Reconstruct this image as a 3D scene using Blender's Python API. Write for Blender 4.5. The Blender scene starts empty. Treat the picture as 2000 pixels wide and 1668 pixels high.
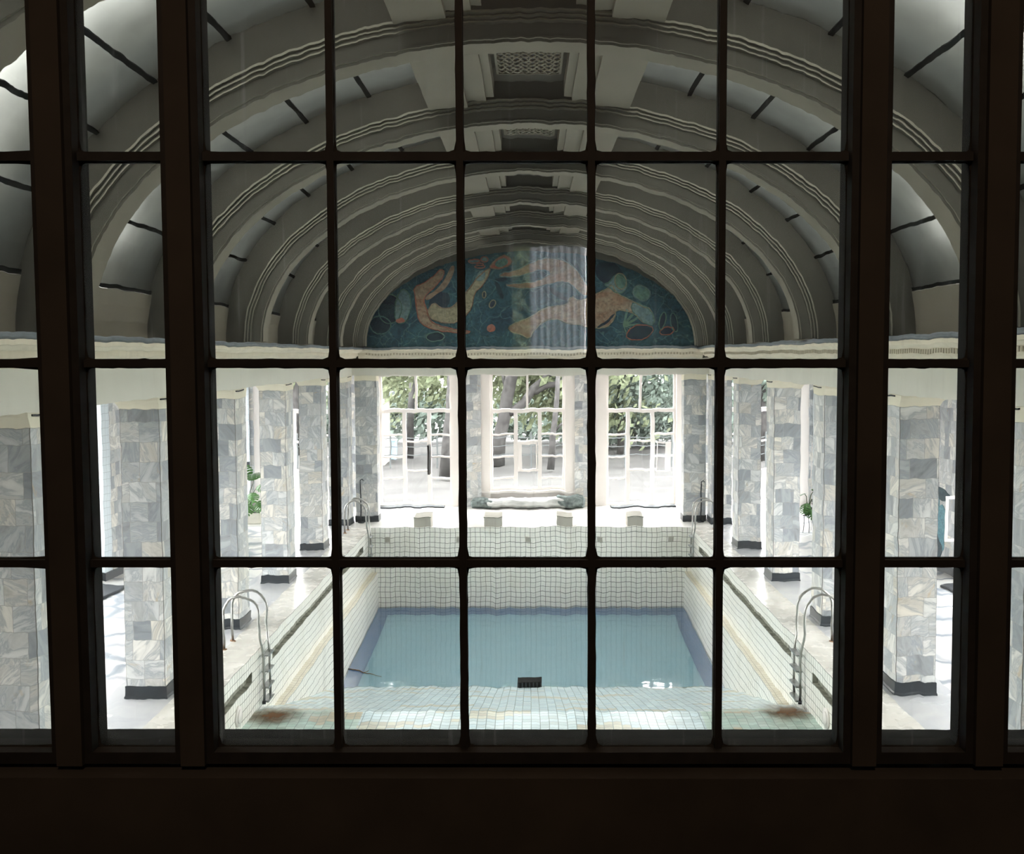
import bpy, bmesh, math, random
from math import sin, cos, pi, atan, atan2, sqrt, radians
from mathutils import Vector, Matrix, noise
SC = bpy.context.scene
FILL = 38.0
COL = SC.collection
RND = random.Random(7)

# ------------------------------------------------------------------ camera
F, EYE = 2250.0, Vector((0, 0, 4.6))
VPX, VPY, ROLL = 1035.0, 694.0, 0.0045
def cam_basis(yaw, p):
    f = Vector((sin(yaw)*cos(p), cos(yaw)*cos(p), -sin(p)))
    r = Vector((cos(yaw), -sin(yaw), 0)); u = r.cross(f)
    return r*cos(ROLL) - u*sin(ROLL), u*cos(ROLL) + r*sin(ROLL), f
yaw, pit = -35/F, 140/F
for _ in range(30):
    r, u, f = cam_basis(yaw, pit); Yd = Vector((0, 1, 0))
    a, b = 1000 + F*r.dot(Yd)/f.dot(Yd), 834 - F*u.dot(Yd)/f.dot(Yd)
    yaw -= (VPX - a)/F; pit += (b - VPY)/F
CR, CU, CF = cam_basis(yaw, pit)
cam = bpy.data.cameras.new('camera'); co = bpy.data.objects.new('camera', cam); COL.objects.link(co)
cam.sensor_fit = 'HORIZONTAL'; cam.sensor_width = 36; cam.lens = F*36/2000; cam.clip_start = .05; cam.clip_end = 400
M = Matrix((CR, CU, -CF)).transposed().to_4x4(); M.translation = EYE
co.matrix_world = M; SC.camera = co
def ray(x, y): return CR*((x-1000)/F) - CU*((y-834)/F) + CF
def at_y(x, y, Y): d = ray(x, y); return EYE + d*(Y/d.y)
def at_z(x, y, Z): d = ray(x, y); return EYE + d*((Z-EYE.z)/d.z)

# ------------------------------------------------------------------ node helper
class NT:
    def __init__(s, name):
        s.m = bpy.data.materials.new(name); s.m.use_nodes = True
        s.t = s.m.node_tree; s.t.nodes.clear()
        s.out = s.t.nodes.new('ShaderNodeOutputMaterial')
    def n(s, typ, ins=None, **props):
        nd = s.t.nodes.new('ShaderNode' + typ)
        for k, v in props.items(): setattr(nd, k, v)
        for k, v in (ins or {}).items(): s.put(nd, k, v)
        return nd
    def put(s, nd, k, v):
        sock = nd.inputs[k]
        if isinstance(v, bpy.types.NodeSocket): s.t.links.new(v, sock)
        elif isinstance(v, bpy.types.Node): s.t.links.new(v.outputs[0], sock)
        else:
            if isinstance(v, tuple) and len(v) == 3 and sock.type == 'RGBA': v = v + (1,)
            sock.default_value = v
    def math(s, op, a, b=0.0, c=0.0, clamp=False):
        return s.n('Math', {0: a, 1: b, 2: c}, operation=op, use_clamp=clamp).outputs[0]
    def mix(s, fac, a, b, blend='MIX'):
        nd = s.n('Mix', data_type='RGBA', blend_type=blend)
        s.put(nd, 0, fac); s.put(nd, 6, a); s.put(nd, 7, b); return nd.outputs[2]
    def ramp(s, fac, stops, interp='LINEAR'):
        nd = s.n('ValToRGB', {0: fac}); cr = nd.color_ramp; cr.interpolation = interp
        while len(cr.elements) < len(stops): cr.elements.new(.5)
        for e, (p, c) in zip(cr.elements, stops):
            e.position = p; e.color = (c, c, c, 1) if isinstance(c, (int, float)) else tuple(c) + (1,)
        return nd.outputs[0]
    def uv(s): return s.n('UVMap').outputs[0]
    def obj(s): return s.n('TexCoord').outputs['Object']
    def pos(s): return s.n('NewGeometry').outputs['Position']
    def noise(s, vec, scale, detail=3, rough=.5, dist=0.0, col=False):
        nd = s.n('TexNoise', {'Vector': vec, 'Scale': scale, 'Detail': detail, 'Roughness': rough, 'Distortion': dist})
        return nd.outputs['Color' if col else 0]
    def mapping(s, vec, scale=(1, 1, 1), loc=(0, 0, 0), rot=(0, 0, 0)):
        return s.n('Mapping', {'Vector': vec, 'Scale': scale, 'Location': loc, 'Rotation': rot}).outputs[0]
    def bsdf(s, col, rough=.5, spec=.5, metal=0.0, **kw):
        ins = {'Base Color': col, 'Roughness': rough, 'Specular IOR Level': spec, 'Metallic': metal}
        ins.update(kw)
        b = s.n('BsdfPrincipled', ins); s.put(s.out, 'Surface', b); return b
    def bump(s, h, strength=.3, dist=.01):
        return s.n('Bump', {'Height': h, 'Strength': strength, 'Distance': dist}).outputs[0]

def plain(name, col, rough=.6, spec=.4, metal=0.0, var=.08, scale=6.0):
    t = NT(name); p = t.pos()
    nz = t.noise(p, scale, 4)
    k = t.ramp(nz, [(.3, 1-var), (.7, 1+var)])
    c = t.mix(1.0, col, k, 'MULTIPLY')
    t.bsdf(c, rough, spec, metal); return t.m

def streaked(name, col, rough=.8, var=.16, stain=(.10, .09, .07), amount=.3):
    """old painted plaster: mottled, with vertical streaks of dirt"""
    t = NT(name); p = t.pos()
    a = t.noise(p, 1.3, 5, .6)
    b = t.noise(t.mapping(p, (5, 5, .5)), 1.6, 4, .6)
    c = t.mix(1.0, col, t.ramp(a, [(.25, 1-var), (.75, 1+var*.6)]), 'MULTIPLY')
    c = t.mix(t.math('MULTIPLY', t.ramp(b, [(.52, 0), (.8, 1)]), amount), c, stain)
    fine = t.noise(p, 40, 2)
    bs = t.bsdf(c, rough, .25); t.put(bs, 'Normal', t.bump(fine, .12, .004)); return t.m

def clad(name, w=.36, h=.267):
    """grey, white and cream marble slabs of mixed sizes with veins"""
    t = NT(name)
    rnd = t.n('ObjectInfo').outputs['Random']
    uvv = t.n('VectorMath', {0: t.uv(), 1: t.n('CombineXYZ', {0: t.math('MULTIPLY', rnd, 37.3), 1: t.math('MULTIPLY', t.math('FLOOR', t.math('MULTIPLY', rnd, 97.0)), h)}).outputs[0]}, operation='ADD').outputs[0]
    br = t.n('TexBrick', {'Vector': uvv, 'Color1': (0, 0, 0), 'Color2': (1, 1, 1), 'Mortar': (.5, .5, .5), 'Scale': 1.0, 'Mortar Size': .0028, 'Mortar Smooth': .2, 'Bias': 0.0, 'Brick Width': w, 'Row Height': h}, offset=.41, offset_frequency=2, squash=.66, squash_frequency=3)
    tint = t.n('SeparateColor', {0: br.outputs['Color']}).outputs[0]
    base = t.ramp(tint, [(0, (.30, .32, .34)), (.16, (.42, .44, .455)), (.34, (.55, .565, .57)), (.55, (.66, .67, .66)), (.78, (.73, .715, .675)), (1, (.71, .67, .59))])
    sep = t.n('SeparateXYZ', {0: uvv})
    v3 = t.n('CombineXYZ', {0: sep.outputs[0], 1: sep.outputs[1], 2: t.math('MULTIPLY', tint, 31.0)}).outputs[0]
    # every slab turns its veins its own way
    rot = t.n('VectorRotate', {'Vector': v3, 'Angle': t.math('MULTIPLY', tint, 19.0)}, rotation_type='Z_AXIS').outputs[0]
    st = t.mapping(rot, (1.0, 3.2, 1.0))
    n1 = t.noise(st, 1.7, 5, .62, .9)
    vein = t.ramp(t.math('ABSOLUTE', t.math('SUBTRACT', n1, .5)), [(0, 1), (.045, .25), (.11, 0)])
    n2 = t.noise(st, 1.7, 4, .65, .8)
    cloud = t.ramp(n2, [(.3, .60), (.5, .95), (.7, 1.08)])
    c = t.mix(1.0, base, cloud, 'MULTIPLY')
    c = t.mix(t.math('MULTIPLY', vein, .6), c, (.24, .27, .31))
    rust = t.ramp(t.noise(t.n('VectorMath', {0: rot, 1: (9.1, 3.3, 2.2)}, operation='ADD').outputs[0], 2.1, 4, .6, 1.5), [(.64, 0), (.74, 1)])
    c = t.mix(t.math('MULTIPLY', rust, .5), c, (.52, .37, .18))
    c = t.mix(t.math('MULTIPLY', br.outputs['Fac'], .75), c, (.30, .29, .27))
    t.bsdf(c, .38, .4); return t.m

def tiles(name, c1, c2, mortar, size=.135, ms=.006, stain=.25, stain_col=(.45, .38, .22), rough=.3, accents=None):
    t = NT(name); uvv = t.uv()
    br = t.n('TexBrick', {'Vector': uvv, 'Color1': c1, 'Color2': c2, 'Mortar': mortar, 'Scale': 1.0, 'Mortar Size': ms, 'Mortar Smooth': .15, 'Bias': 0.0, 'Brick Width': size, 'Row Height': size}, offset=0.0, squash=1.0)
    c = br.outputs['Color']
    if accents:
        # patches of tiles laid in another colour: a coarse noise read once per tile
        snap = t.n('VectorMath', {0: uvv, 1: (size, size, 1)}, operation='SNAP').outputs[0]
        nz = t.noise(t.mapping(snap, (1.0, 2.2, 1)), accents[1], 2, .6)
        f = t.math('MULTIPLY', t.ramp(nz, [(accents[2], 0), (accents[2]+.015, 1)], 'CONSTANT'), t.math('SUBTRACT', 1.0, br.outputs['Fac']))
        c = t.mix(t.math('MULTIPLY', f, .8), c, accents[0])
        wn = t.n('TexWhiteNoise', {0: snap}, noise_dimensions='2D').outputs[0]
        c = t.mix(1.0, c, t.ramp(wn, [(0, .82), (1, 1.1)]), 'MULTIPLY')
    p = t.pos()
    s = t.ramp(t.noise(p, .9, 5, .65, .6), [(.5, 0), (.78, 1)])
    c = t.mix(t.math('MULTIPLY', s, stain), c, stain_col)
    t.bsdf(c, rough, .5); return t.m

def glazing(name, gloss=.06, tint=(1, 1, 1)):
    t = NT(name)
    a = t.n('BsdfTransparent', {0: tint}); b = t.n('BsdfGlossy', {'Roughness': .02, 'Color': (1, 1, 1)})
    fc = t.n('LayerWeight', {'Blend': .5}).outputs['Facing']
    fr = t.math('MULTIPLY', t.math('POWER', fc, 5.0), .6)
    mx = t.n('MixShader', {0: t.math('ADD', fr, gloss*.4), 1: a.outputs[0], 2: b.outputs[0]})
    t.put(t.out, 'Surface', mx); return t.m

MAT = {}
MAT['clad'] = clad('marble_cladding')
MAT['joint'] = plain('slab_joint', (.16, .155, .145), .9, .1)
MAT['lead'] = plain('dark_lead_strip', (.010, .010, .010), .9, .05)
MAT['plinth'] = plain('black_plinth', (.022, .028, .034), .35, .5, var=.3)
MAT['cream'] = streaked('cream_plaster', (.82, .77, .63), .8, .08, (.35, .30, .2), .15)
MAT['beam'] = streaked('beam_plaster', (.72, .70, .63), .85, .06, (.35, .33, .28), .12)
MAT['cornice'] = streaked('cornice_plaster', (.74, .67, .54), .85, .10, (.3, .25, .18), .25)
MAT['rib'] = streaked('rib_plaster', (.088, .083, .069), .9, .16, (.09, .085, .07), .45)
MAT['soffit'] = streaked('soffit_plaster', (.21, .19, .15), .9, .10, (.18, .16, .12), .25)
MAT['gap_shade'] = plain('dentil_shadow_gap', (.42, .37, .29), .9, .1)  # shade between the dentils, painted as slips of darker colour
MAT['flash'] = plain('grey_flashing', (.16, .18, .20), .45, .5, var=.2)
MAT['white'] = plain('white_paint', (.74, .70, .675), .5, .4, var=.05, scale=2)
MAT['wallw'] = streaked('white_wall', (.78, .735, .70), .8, .05, (.5, .45, .38), .1)
MAT['steel'] = plain('polished_steel', (.33, .33, .315), .3, .5, 1.0, var=.15, scale=9)
MAT['dark_steel'] = plain('dull_steel', (.30, .31, .31), .35, .5, .9, var=.25, scale=12)
MAT['rust'] = plain('rusty_flange', (.28, .16, .09), .8, .2, var=.4, scale=30)
MAT['black'] = plain('black_rubber', (.03, .034, .04), .6, .3, var=.3, scale=14)
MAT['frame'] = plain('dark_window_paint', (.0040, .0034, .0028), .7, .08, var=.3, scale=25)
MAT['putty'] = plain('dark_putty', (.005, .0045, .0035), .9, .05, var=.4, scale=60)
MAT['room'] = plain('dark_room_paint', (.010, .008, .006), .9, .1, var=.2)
MAT['ledge'] = plain('dark_ledge', (.0065, .0065, .006), .9, .05, var=.5, scale=18)
MAT['slot'] = plain('gutter_dark', (.26, .26, .22), .9, .1, var=.5, scale=8)
MAT['tile'] = tiles('pool_wall_tile', (.86, .845, .79), (.81, .80, .745), (.13, .14, .12), .135, .0062, .28, (.46, .42, .28))
MAT['tile_strip'] = tiles('ledge_tile', (.62, .58, .46), (.55, .50, .38), (.30, .27, .2), .135, .007, .4)
MAT['tile_floor'] = tiles('pool_floor_tile', (.52, .65, .71), (.60, .70, .73), (.22, .27, .27), .135, .006, .2, (.50, .42, .28), .25, ((.56, .52, .40), .55, .58))
MAT['tile_green'] = tiles('pool_green_tile', (.33, .48, .43), (.43, .53, .48), (.18, .24, .22), .135, .006, .3, (.34, .26, .16), .3, ((.46, .36, .24), .8, .58))
MAT['tile_deep'] = tiles('pool_deep_tile', (.37, .62, .76), (.40, .645, .775), (.31, .55, .69), .135, .004, .1, (.25, .38, .38))
MAT['tile_band'] = tiles('pool_band_tile', (.09, .20, .42), (.11, .225, .45), (.07, .17, .36), .135, .004, .05)
MAT['pilaster'] = tiles('pale_blue_tile', (.62, .70, .76), (.66, .74, .79), (.40, .46, .50), .15, .005, .05)
MAT['block'] = streaked('block_stone', (.44, .42, .37), .85, .15, (.22, .2, .16), .4)
MAT['pane_side'] = glazing('dimmed_side_glazing', .06, (.85, .855, .85))  # grey tint added to the side glass to dim daylight in the aisles
MAT['pane'] = glazing('clear_glazing')
MAT['bark'] = plain('bark', (.04, .038, .037), .9, .1, var=.4, scale=5)
MAT['fence'] = plain('fence_paint', (.05, .055, .055), .6, .3)
MAT['bin'] = plain('pale_blue_plastic', (.30, .42, .52), .5, .4)
MAT['terracotta'] = plain('planter_marble', (.66, .63, .57), .5, .4, var=.12)
MAT['stem'] = plain('green_stem', (.06, .09, .035), .6, .3)

def leafmat(name, c1, c2):
    t = NT(name); p = t.pos()
    c = t.mix(t.noise(p, 1.1, 3), c1, c2)
    c = t.mix(1.0, c, t.ramp(t.noise(p, 9.0, 2), [(.3, .6), (.7, 1.3)]), 'MULTIPLY')
    a = t.n('BsdfDiffuse', {0: c}); b = t.n('BsdfTranslucent', {0: c})
    t.put(t.out, 'Surface', t.n('MixShader', {0: .4, 1: a.outputs[0], 2: b.outputs[0]})); return t.m
MAT['leaf'] = leafmat('tree_leaf', (.12, .15, .09), (.22, .235, .15))
MAT['leaf_blue'] = leafmat('bluish_leaf', (.10, .13, .115), (.17, .20, .165))  # cooler, bluer green for the dense trees and the hedge
t = NT('monstera_leaf'); c = t.mix(t.noise(t.pos(), 6, 3), (.03, .10, .025), (.07, .19, .035)); t.bsdf(c, .4, .4); MAT['monstera'] = t.m

def floor_mat():
    t = NT('marble_floor'); p = t.pos(); sx = t.n('SeparateXYZ', {0: p})
    ax = t.math('ABSOLUTE', sx.outputs[0])
    flat = t.n('CombineXYZ', {0: sx.outputs[0], 1: sx.outputs[1]}).outputs[0]
    n = t.noise(t.mapping(flat, (1, .6, 1)), 1.2, 6, .62, .9)
    white = t.mix(t.ramp(n, [(.35, 0), (.6, 1)]), (.53, .53, .53), (.65, .635, .61))
    grey = t.mix(t.ramp(n, [(.3, 0), (.65, 1)]), (.36, .37, .40), (.52, .515, .52))
    # laid pattern of grey lines and arcs in the aisles
    wob = t.n('VectorMath', {0: flat, 1: t.n('VectorMath', {0: t.noise(flat, .8, 2, .5, 0, True), 'Scale': .7}, operation='SCALE').outputs[0]}, operation='ADD').outputs[0]
    vo = t.n('TexVoronoi', {'Vector': wob, 'Scale': .55}, feature='DISTANCE_TO_EDGE')
    line = t.ramp(vo.outputs[0], [(0, 1), (.03, .8), (.06, 0)])
    ring = t.math('ABSOLUTE', t.math('SUBTRACT', t.math('FRACT', t.math('MULTIPLY', t.n('VectorMath', {0: wob, 1: (-6.6, 14.0, 0)}, operation='DISTANCE').outputs['Value'], .55)), .5))
    line2 = t.ramp(ring, [(0, .7), (.05, .45), (.09, 0)])
    white2 = t.mix(t.math('MULTIPLY', t.math('MAXIMUM', line, line2), .9), white, (.20, .23, .28))
    a_fac = t.math('GREATER_THAN', ax, 5.75)
    c = t.mix(a_fac, grey, white2)
    far = t.math('GREATER_THAN', sx.outputs[1], 30.64)
    inner = t.math('LESS_THAN', ax, 4.9)
    c = t.mix(t.math('MULTIPLY', far, inner), c, (.74, .72, .69))
    st = t.ramp(t.noise(flat, 1.0, 5, .7, .5), [(.55, 0), (.75, 1)])
    c = t.mix(t.math('MULTIPLY', st, .18), c, (.42, .37, .29))
    r = t.ramp(t.noise(flat, .7, 3), [(.3, .20), (.7, .30)])
    t.bsdf(c, r, .5); return t.m
MAT['floor'] = floor_mat()

def coping_mat():
    t = NT('marble_coping'); p = t.pos()
    n = t.noise(t.mapping(p, (1, .35, 1)), 1.5, 6, .65, 1.0)
    c = t.mix(t.ramp(n, [(.3, 0), (.62, 1)]), (.44, .415, .37), (.64, .615, .575))
    sy = t.n('SeparateXYZ', {0: p}).outputs[1]
    j = t.math('ABSOLUTE', t.math('SUBTRACT', t.math('FRACT', t.math('MULTIPLY', sy, .5)), .5))
    c = t.mix(t.math('MULTIPLY', t.math('LESS_THAN', j, .004), .5), c, (.3, .28, .25))
    t.bsdf(c, t.ramp(t.noise(p, 3, 3), [(.3, .15), (.7, .36)]), .5); return t.m
MAT['coping'] = coping_mat()

def water_mat():
    t = NT('shallow_water'); p = t.pos()
    h = t.noise(t.mapping(p, (.8, 2.6, 1)), 2.4, 3, .5, .4)
    bmp = t.bump(h, .12, .02)
    tr = t.n('BsdfTransparent', {0: (.92, .97, .98)})
    gl = t.n('BsdfGlossy', {'Roughness': .04, 'Color': (1, 1, 1), 'Normal': bmp})
    fr = t.n('Fresnel', {'IOR': 1.33, 'Normal': bmp}).outputs[0]
    t.put(t.out, 'Surface', t.n('MixShader', {0: fr, 1: tr.outputs[0], 2: gl.outputs[0]})); return t.m
MAT['water'] = water_mat()

def frosted():
    t = NT('frosted_skylight'); p = t.pos()
    n = t.noise(p, 1.2, 4, .6)
    k = t.ramp(n, [(.3, .85), (.7, 1.1)])
    a = t.n('BsdfRefraction', {0: t.mix(1.0, (.50, .503, .48), k, 'MULTIPLY'), 'Roughness': .6, 'IOR': 1.3})
    b = t.n('BsdfDiffuse', {0: (.12, .125, .12)})
    e = t.n('BsdfTranslucent', {0: (.075, .079, .073)})
    mx = t.n('MixShader', {0: .14, 1: a.outputs[0], 2: b.outputs[0]})
    t.put(t.out, 'Surface', t.n('MixShader', {0: .15, 1: mx.outputs[0], 2: e.outputs[0]})); return t.m
MAT['frosted'] = frosted()

def old_glass():
    """drawn glass: ripples in thickness bend what is seen, and there is a film of dust with runs"""
    t = NT('old_window_glass'); p = t.pos()
    sp = t.n('SeparateXYZ', {0: p})
    far = t.math('GREATER_THAN', sp.outputs[1], 2.5)
    def nz(kx, kz, ph, det):
        q = t.n('CombineXYZ', {0: t.math('MULTIPLY', sp.outputs[0], kx), 1: t.math('ADD', t.math('MULTIPLY', far, 7.7), ph), 2: t.math('MULTIPLY', sp.outputs[2], kz)}).outputs[0]
        return t.math('SUBTRACT', t.noise(q, 1.0, det, .55), .5)
    dz = t.math('ADD', t.math('MULTIPLY', nz(34.0, 2.5, 0.0, 2), .010*GLASS_BUMP), t.math('MULTIPLY', nz(5.0, 70.0, 3.0, 1), .004*GLASS_BUMP))
    dx = t.math('MULTIPLY', nz(7.0, 26.0, 5.0, 1), .004*GLASS_BUMP)
    off = t.n('CombineXYZ', {0: dx, 2: dz}).outputs[0]
    bmp = t.n('VectorMath', {0: t.n('VectorMath', {0: t.n('NewGeometry').outputs['Normal'], 1: off}, operation='ADD').outputs[0]}, operation='NORMALIZE').outputs[0]
    g = t.n('BsdfGlass', {'Color': (.99, .993, .985), 'Roughness': 0.0, 'IOR': 1.5, 'Normal': bmp})
    d = t.n('BsdfTranslucent', {0: (.75, .76, .72)})
    runs = t.noise(t.n('CombineXYZ', {0: t.math('MULTIPLY', sp.outputs[0], 60.0), 2: t.math('MULTIPLY', sp.outputs[2], 2.0)}).outputs[0], 1.0, 4, .6)
    k = t.math('ADD', .008, t.math('MULTIPLY', t.ramp(runs, [(.6, 0), (.78, 1)]), .08))
    t.put(t.out, 'Surface', t.n('MixShader', {0: k, 1: g.outputs[0], 2: d.outputs[0]})); return t.m
GLASS_BUMP = 1.0
MAT['old_glass'] = old_glass()

def mural_mat():
    t = NT('mural_ground'); p = t.pos()
    w = t.n('VectorMath', {0: p, 1: t.n('VectorMath', {0: t.noise(p, 1.2, 3, .5, 0, True), 'Scale': .9}, operation='SCALE').outputs[0]}, operation='ADD').outputs[0]
    n = t.noise(w, 1.1, 4, .6, .8)
    c = t.ramp(n, [(.25, (.012, .025, .042)), (.45, (.019, .052, .072)), (.6, (.027, .072, .086)), (.75, (.03, .066, .10))])
    vo = t.n('TexVoronoi', {'Vector': t.mapping(w, (1, 1, .8)), 'Scale': 2.3}, feature='DISTANCE_TO_EDGE')
    c = t.mix(t.ramp(vo.outputs[0], [(0, .6), (.03, 0)]), c, (.10, .17, .15))
    ch = t.n('TexVoronoi', {'Vector': p, 'Scale': 22.0})
    c = t.mix(1.0, c, t.ramp(t.n('SeparateColor', {0: ch.outputs['Color']}).outputs[0], [(0, .7), (1, 1.3)]), 'MULTIPLY')
    t.bsdf(c, .6, .3); return t.m
MAT['mural'] = mural_mat()
def mosaic(name, c1, c2, sc=20.0):
    t = NT(name); p = t.pos()
    n = t.noise(t.mapping(p, (1, 1, 2.2)), 1.8, 4, .6, .9)
    c = t.mix(t.ramp(n, [(.35, 0), (.65, 1)]), c1, c2)
    ch = t.n('TexVoronoi', {'Vector': p, 'Scale': sc})
    c = t.mix(1.0, c, t.ramp(t.n('SeparateColor', {0: ch.outputs['Color']}).outputs[0], [(0, .75), (1, 1.2)]), 'MULTIPLY')
    t.bsdf(c, .6, .3); return t.m
MAT['m_skin'] = mosaic('mural_skin', (.19, .115, .075), (.22, .175, .13))
MAT['m_pale'] = mosaic('mural_pale', (.22, .205, .14), (.19, .165, .11))
MAT['m_red'] = mosaic('mural_red', (.28, .09, .055), (.20, .10, .08))
MAT['m_blue'] = mosaic('mural_blue', (.09, .15, .175), (.13, .18, .165))
MAT['m_dark'] = mosaic('mural_dark', (.012, .018, .035), (.02, .04, .05))
MAT['m_green'] = mosaic('mural_green', (.10, .17, .12), (.07, .14, .14))
MAT['m_teal'] = mosaic('mosaic_teal', (.10, .24, .30), (.16, .33, .38), 30)
MAT['m_ink'] = mosaic('mosaic_ink', (.03, .055, .07), (.05, .09, .11), 30)
t = NT('silver_tarp'); nz = t.noise(t.mapping(t.obj(), (1, 3, 3)), 2.0, 4, .6)
c = t.mix(t.ramp(nz, [(.35, 0), (.6, 1)]), (.40, .41, .40), (.62, .63, .62)); t.bsdf(c, .38, .5, .25); MAT['tarp'] = t.m
MAT['net'] = plain('grey_green_cloth', (.16, .19, .185), .9, .1, var=.5, scale=9)
t = NT('pale_ground'); n = t.noise(t.pos(), .5, 5, .6); c = t.mix(t.ramp(n, [(.35, 0), (.65, 1)]), (.036, .034, .033), (.054, .052, .049)); t.bsdf(c, .9, .1); MAT['ground'] = t.m
t = NT('sheer_curtain'); fold = t.n('TexWave', {'Vector': t.obj(), 'Scale': 9.0, 'Distortion': 1.2}, bands_direction='X')
c = t.mix(fold.outputs['Fac'] if 'Fac' in fold.outputs else fold.outputs[1], (.16, .17, .185), (.20, .21, .22))
t.put(t.out, 'Surface', t.n('BsdfTranslucent', {0: c})); MAT['curtain'] = t.m

# ------------------------------------------------------------------ mesh helper
class MB:
    def __init__(s): s.v, s.f, s.mi, s.sm = [], [], [], []
    def add(s, vs, fs, mi=0, smooth=False):
        b = len(s.v); s.v += [tuple(p) for p in vs]
        for fc in fs: s.f.append(tuple(b+i for i in fc)); s.mi.append(mi); s.sm.append(smooth)
        return s
    def box(s, x0, x1, y0, y1, z0, z1, mi=0):
        x0, x1 = min(x0, x1), max(x0, x1); y0, y1 = min(y0, y1), max(y0, y1); z0, z1 = min(z0, z1), max(z0, z1)
        return s.add([(x0,y0,z0),(x1,y0,z0),(x1,y1,z0),(x0,y1,z0),(x0,y0,z1),(x1,y0,z1),(x1,y1,z1),(x0,y1,z1)],
                     [(0,3,2,1),(4,5,6,7),(0,1,5,4),(1,2,6,5),(2,3,7,6),(3,0,4,7)], mi)
    def bevel_box(s, x0, x1, y0, y1, z0, z1, b=.01, mi=0):
        """box with chamfered vertical and top edges"""
        def oct_(z, i):
            return [(x0+i+b,y0+i,z),(x1-i-b,y0+i,z),(x1-i,y0+i+b,z),(x1-i,y1-i-b,z),(x1-i-b,y1-i,z),(x0+i+b,y1-i,z),(x0+i,y1-i-b,z),(x0+i,y0+i+b,z)]
        vs = oct_(z0, 0) + oct_(z1-b, 0) + oct_(z1, b)
        fs = [tuple(reversed(range(8))), tuple(range(16, 24))]
        for r_ in (0, 8):
            for k in range(8): fs.append((r_+k, r_+(k+1) % 8, r_+8+(k+1) % 8, r_+8+k))
        return s.add(vs, fs, mi)
    def quad(s, a, b, c, d, mi=0): return s.add([a, b, c, d], [(0, 1, 2, 3)], mi)
    def bar(s, a, b, w, h, up=(0, 0, 1), mi=0):
        a, b, up = Vector(a), Vector(b), Vector(up)
        d = (b-a).normalized(); sx = d.cross(up).normalized(); uu = sx.cross(d).normalized()
        vs = []
        for p in (a, b):
            for i, j in ((-1,-1),(1,-1),(1,1),(-1,1)): vs.append(p + sx*(w*.5*i) + uu*(h*.5*j))
        return s.add(vs, [(3,2,1,0),(4,5,6,7),(0,1,5,4),(1,2,6,5),(2,3,7,6),(3,0,4,7)], mi)
    def tube(s, pts, rad, n=8, mi=0, cap=True):
        pts = [Vector(p) for p in pts]; L = len(pts)
        rads = rad if isinstance(rad, (list, tuple)) else [rad]*L
        vs, fs = [], []
        prev = None
        for i, p in enumerate(pts):
            d = (pts[min(i+1, L-1)] - pts[max(i-1, 0)]).normalized()
            if prev is None:
                up = Vector((0, 0, 1)) if abs(d.z) < .9 else Vector((1, 0, 0))
                sx = d.cross(up).normalized()
            else:
                sx = (prev - d*prev.dot(d)).normalized()
            prev = sx; uu = d.cross(sx)
            for k in range(n):
                a_ = 2*pi*k/n; vs.append(p + (sx*cos(a_) + uu*sin(a_))*rads[i])
        for i in range(L-1):
            for k in range(n): fs.append((i*n+k, i*n+(k+1) % n, (i+1)*n+(k+1) % n, (i+1)*n+k))
        if cap: fs += [tuple(reversed(range(n))), tuple((L-1)*n+k for k in range(n))]
        return s.add(vs, fs, mi, True)
    def prism(s, poly, y0, y1, mi=0):
        """polygon of (x,z) given a thickness along y"""
        n = len(poly)
        area = sum(poly[i][0]*poly[(i+1) % n][1] - poly[(i+1) % n][0]*poly[i][1] for i in range(n))
        if area < 0: poly = poly[::-1]
        vs = [(x, y0, z) for x, z in poly] + [(x, y1, z) for x, z in poly]
        fs = [tuple(range(n)), tuple(reversed(range(n, 2*n)))] + [(i+n, (i+1) % n+n, (i+1) % n, i) for i in range(n)]
        return s.add(vs, fs, mi)
    def disc(s, c, nrm, r, th, n=20, mi=0):
        c, nrm = Vector(c), Vector(nrm).normalized()
        return s.tube([c, c+nrm*th], r, n, mi)
    def build(s, name, mats, parent=None, smooth=None, fixn=False):
        me = bpy.data.meshes.new(name); me.from_pydata(s.v, [], s.f)
        if fixn:
            bm_ = bmesh.new(); bm_.from_mesh(me); bmesh.ops.recalc_face_normals(bm_, faces=bm_.faces[:]); bm_.to_mesh(me); bm_.free()
        mats = mats if isinstance(mats, (list, tuple)) else [mats]
        for m in mats: me.materials.append(MAT[m] if isinstance(m, str) else m)
        me.polygons.foreach_set('material_index', s.mi)
        me.polygons.foreach_set('use_smooth', [bool(x) if smooth is None else smooth for x in s.sm])
        uvl = me.uv_layers.new(name='UVMap'); dat = [0.0]*(2*len(me.loops))
        for p in me.polygons:
            n = p.normal; ax = max(range(3), key=lambda i: abs(n[i]))
            for li in p.loop_indices:
                c = me.vertices[me.loops[li].vertex_index].co
                uvw = (c.y, c.z) if ax == 0 else (c.x, c.z) if ax == 1 else (c.x, c.y)
                dat[2*li], dat[2*li+1] = uvw
        uvl.data.foreach_set('uv', dat); me.update()
        o = bpy.data.objects.new(name, me); COL.objects.link(o)
        if parent is not None: o.parent = parent
        return o

def tag(o, label, cat, group=None, kind=None):
    o['label'] = label; o['category'] = cat
    if group: o['group'] = group
    if kind: o['kind'] = kind
    return o
def thing(name, label, cat, loc=(0, 0, 0), rz=0.0, group=None, kind=None):
    o = bpy.data.objects.new(name, None); COL.objects.link(o); o.empty_display_size = .2
    o.location = loc; o.rotation_euler = (0, 0, rz)
    return tag(o, label, cat, group, kind)
KIDS = {}
def kids(o): return [c for c in COL.objects if c.parent == o]
def copy_tree(o, parent=None):
    c = o.copy(); COL.objects.link(c); c.parent = parent
    for ch in kids(o): copy_tree(ch, c)
    return c
def S(o, label, cat): return tag(o, label, cat, kind='structure')

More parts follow.
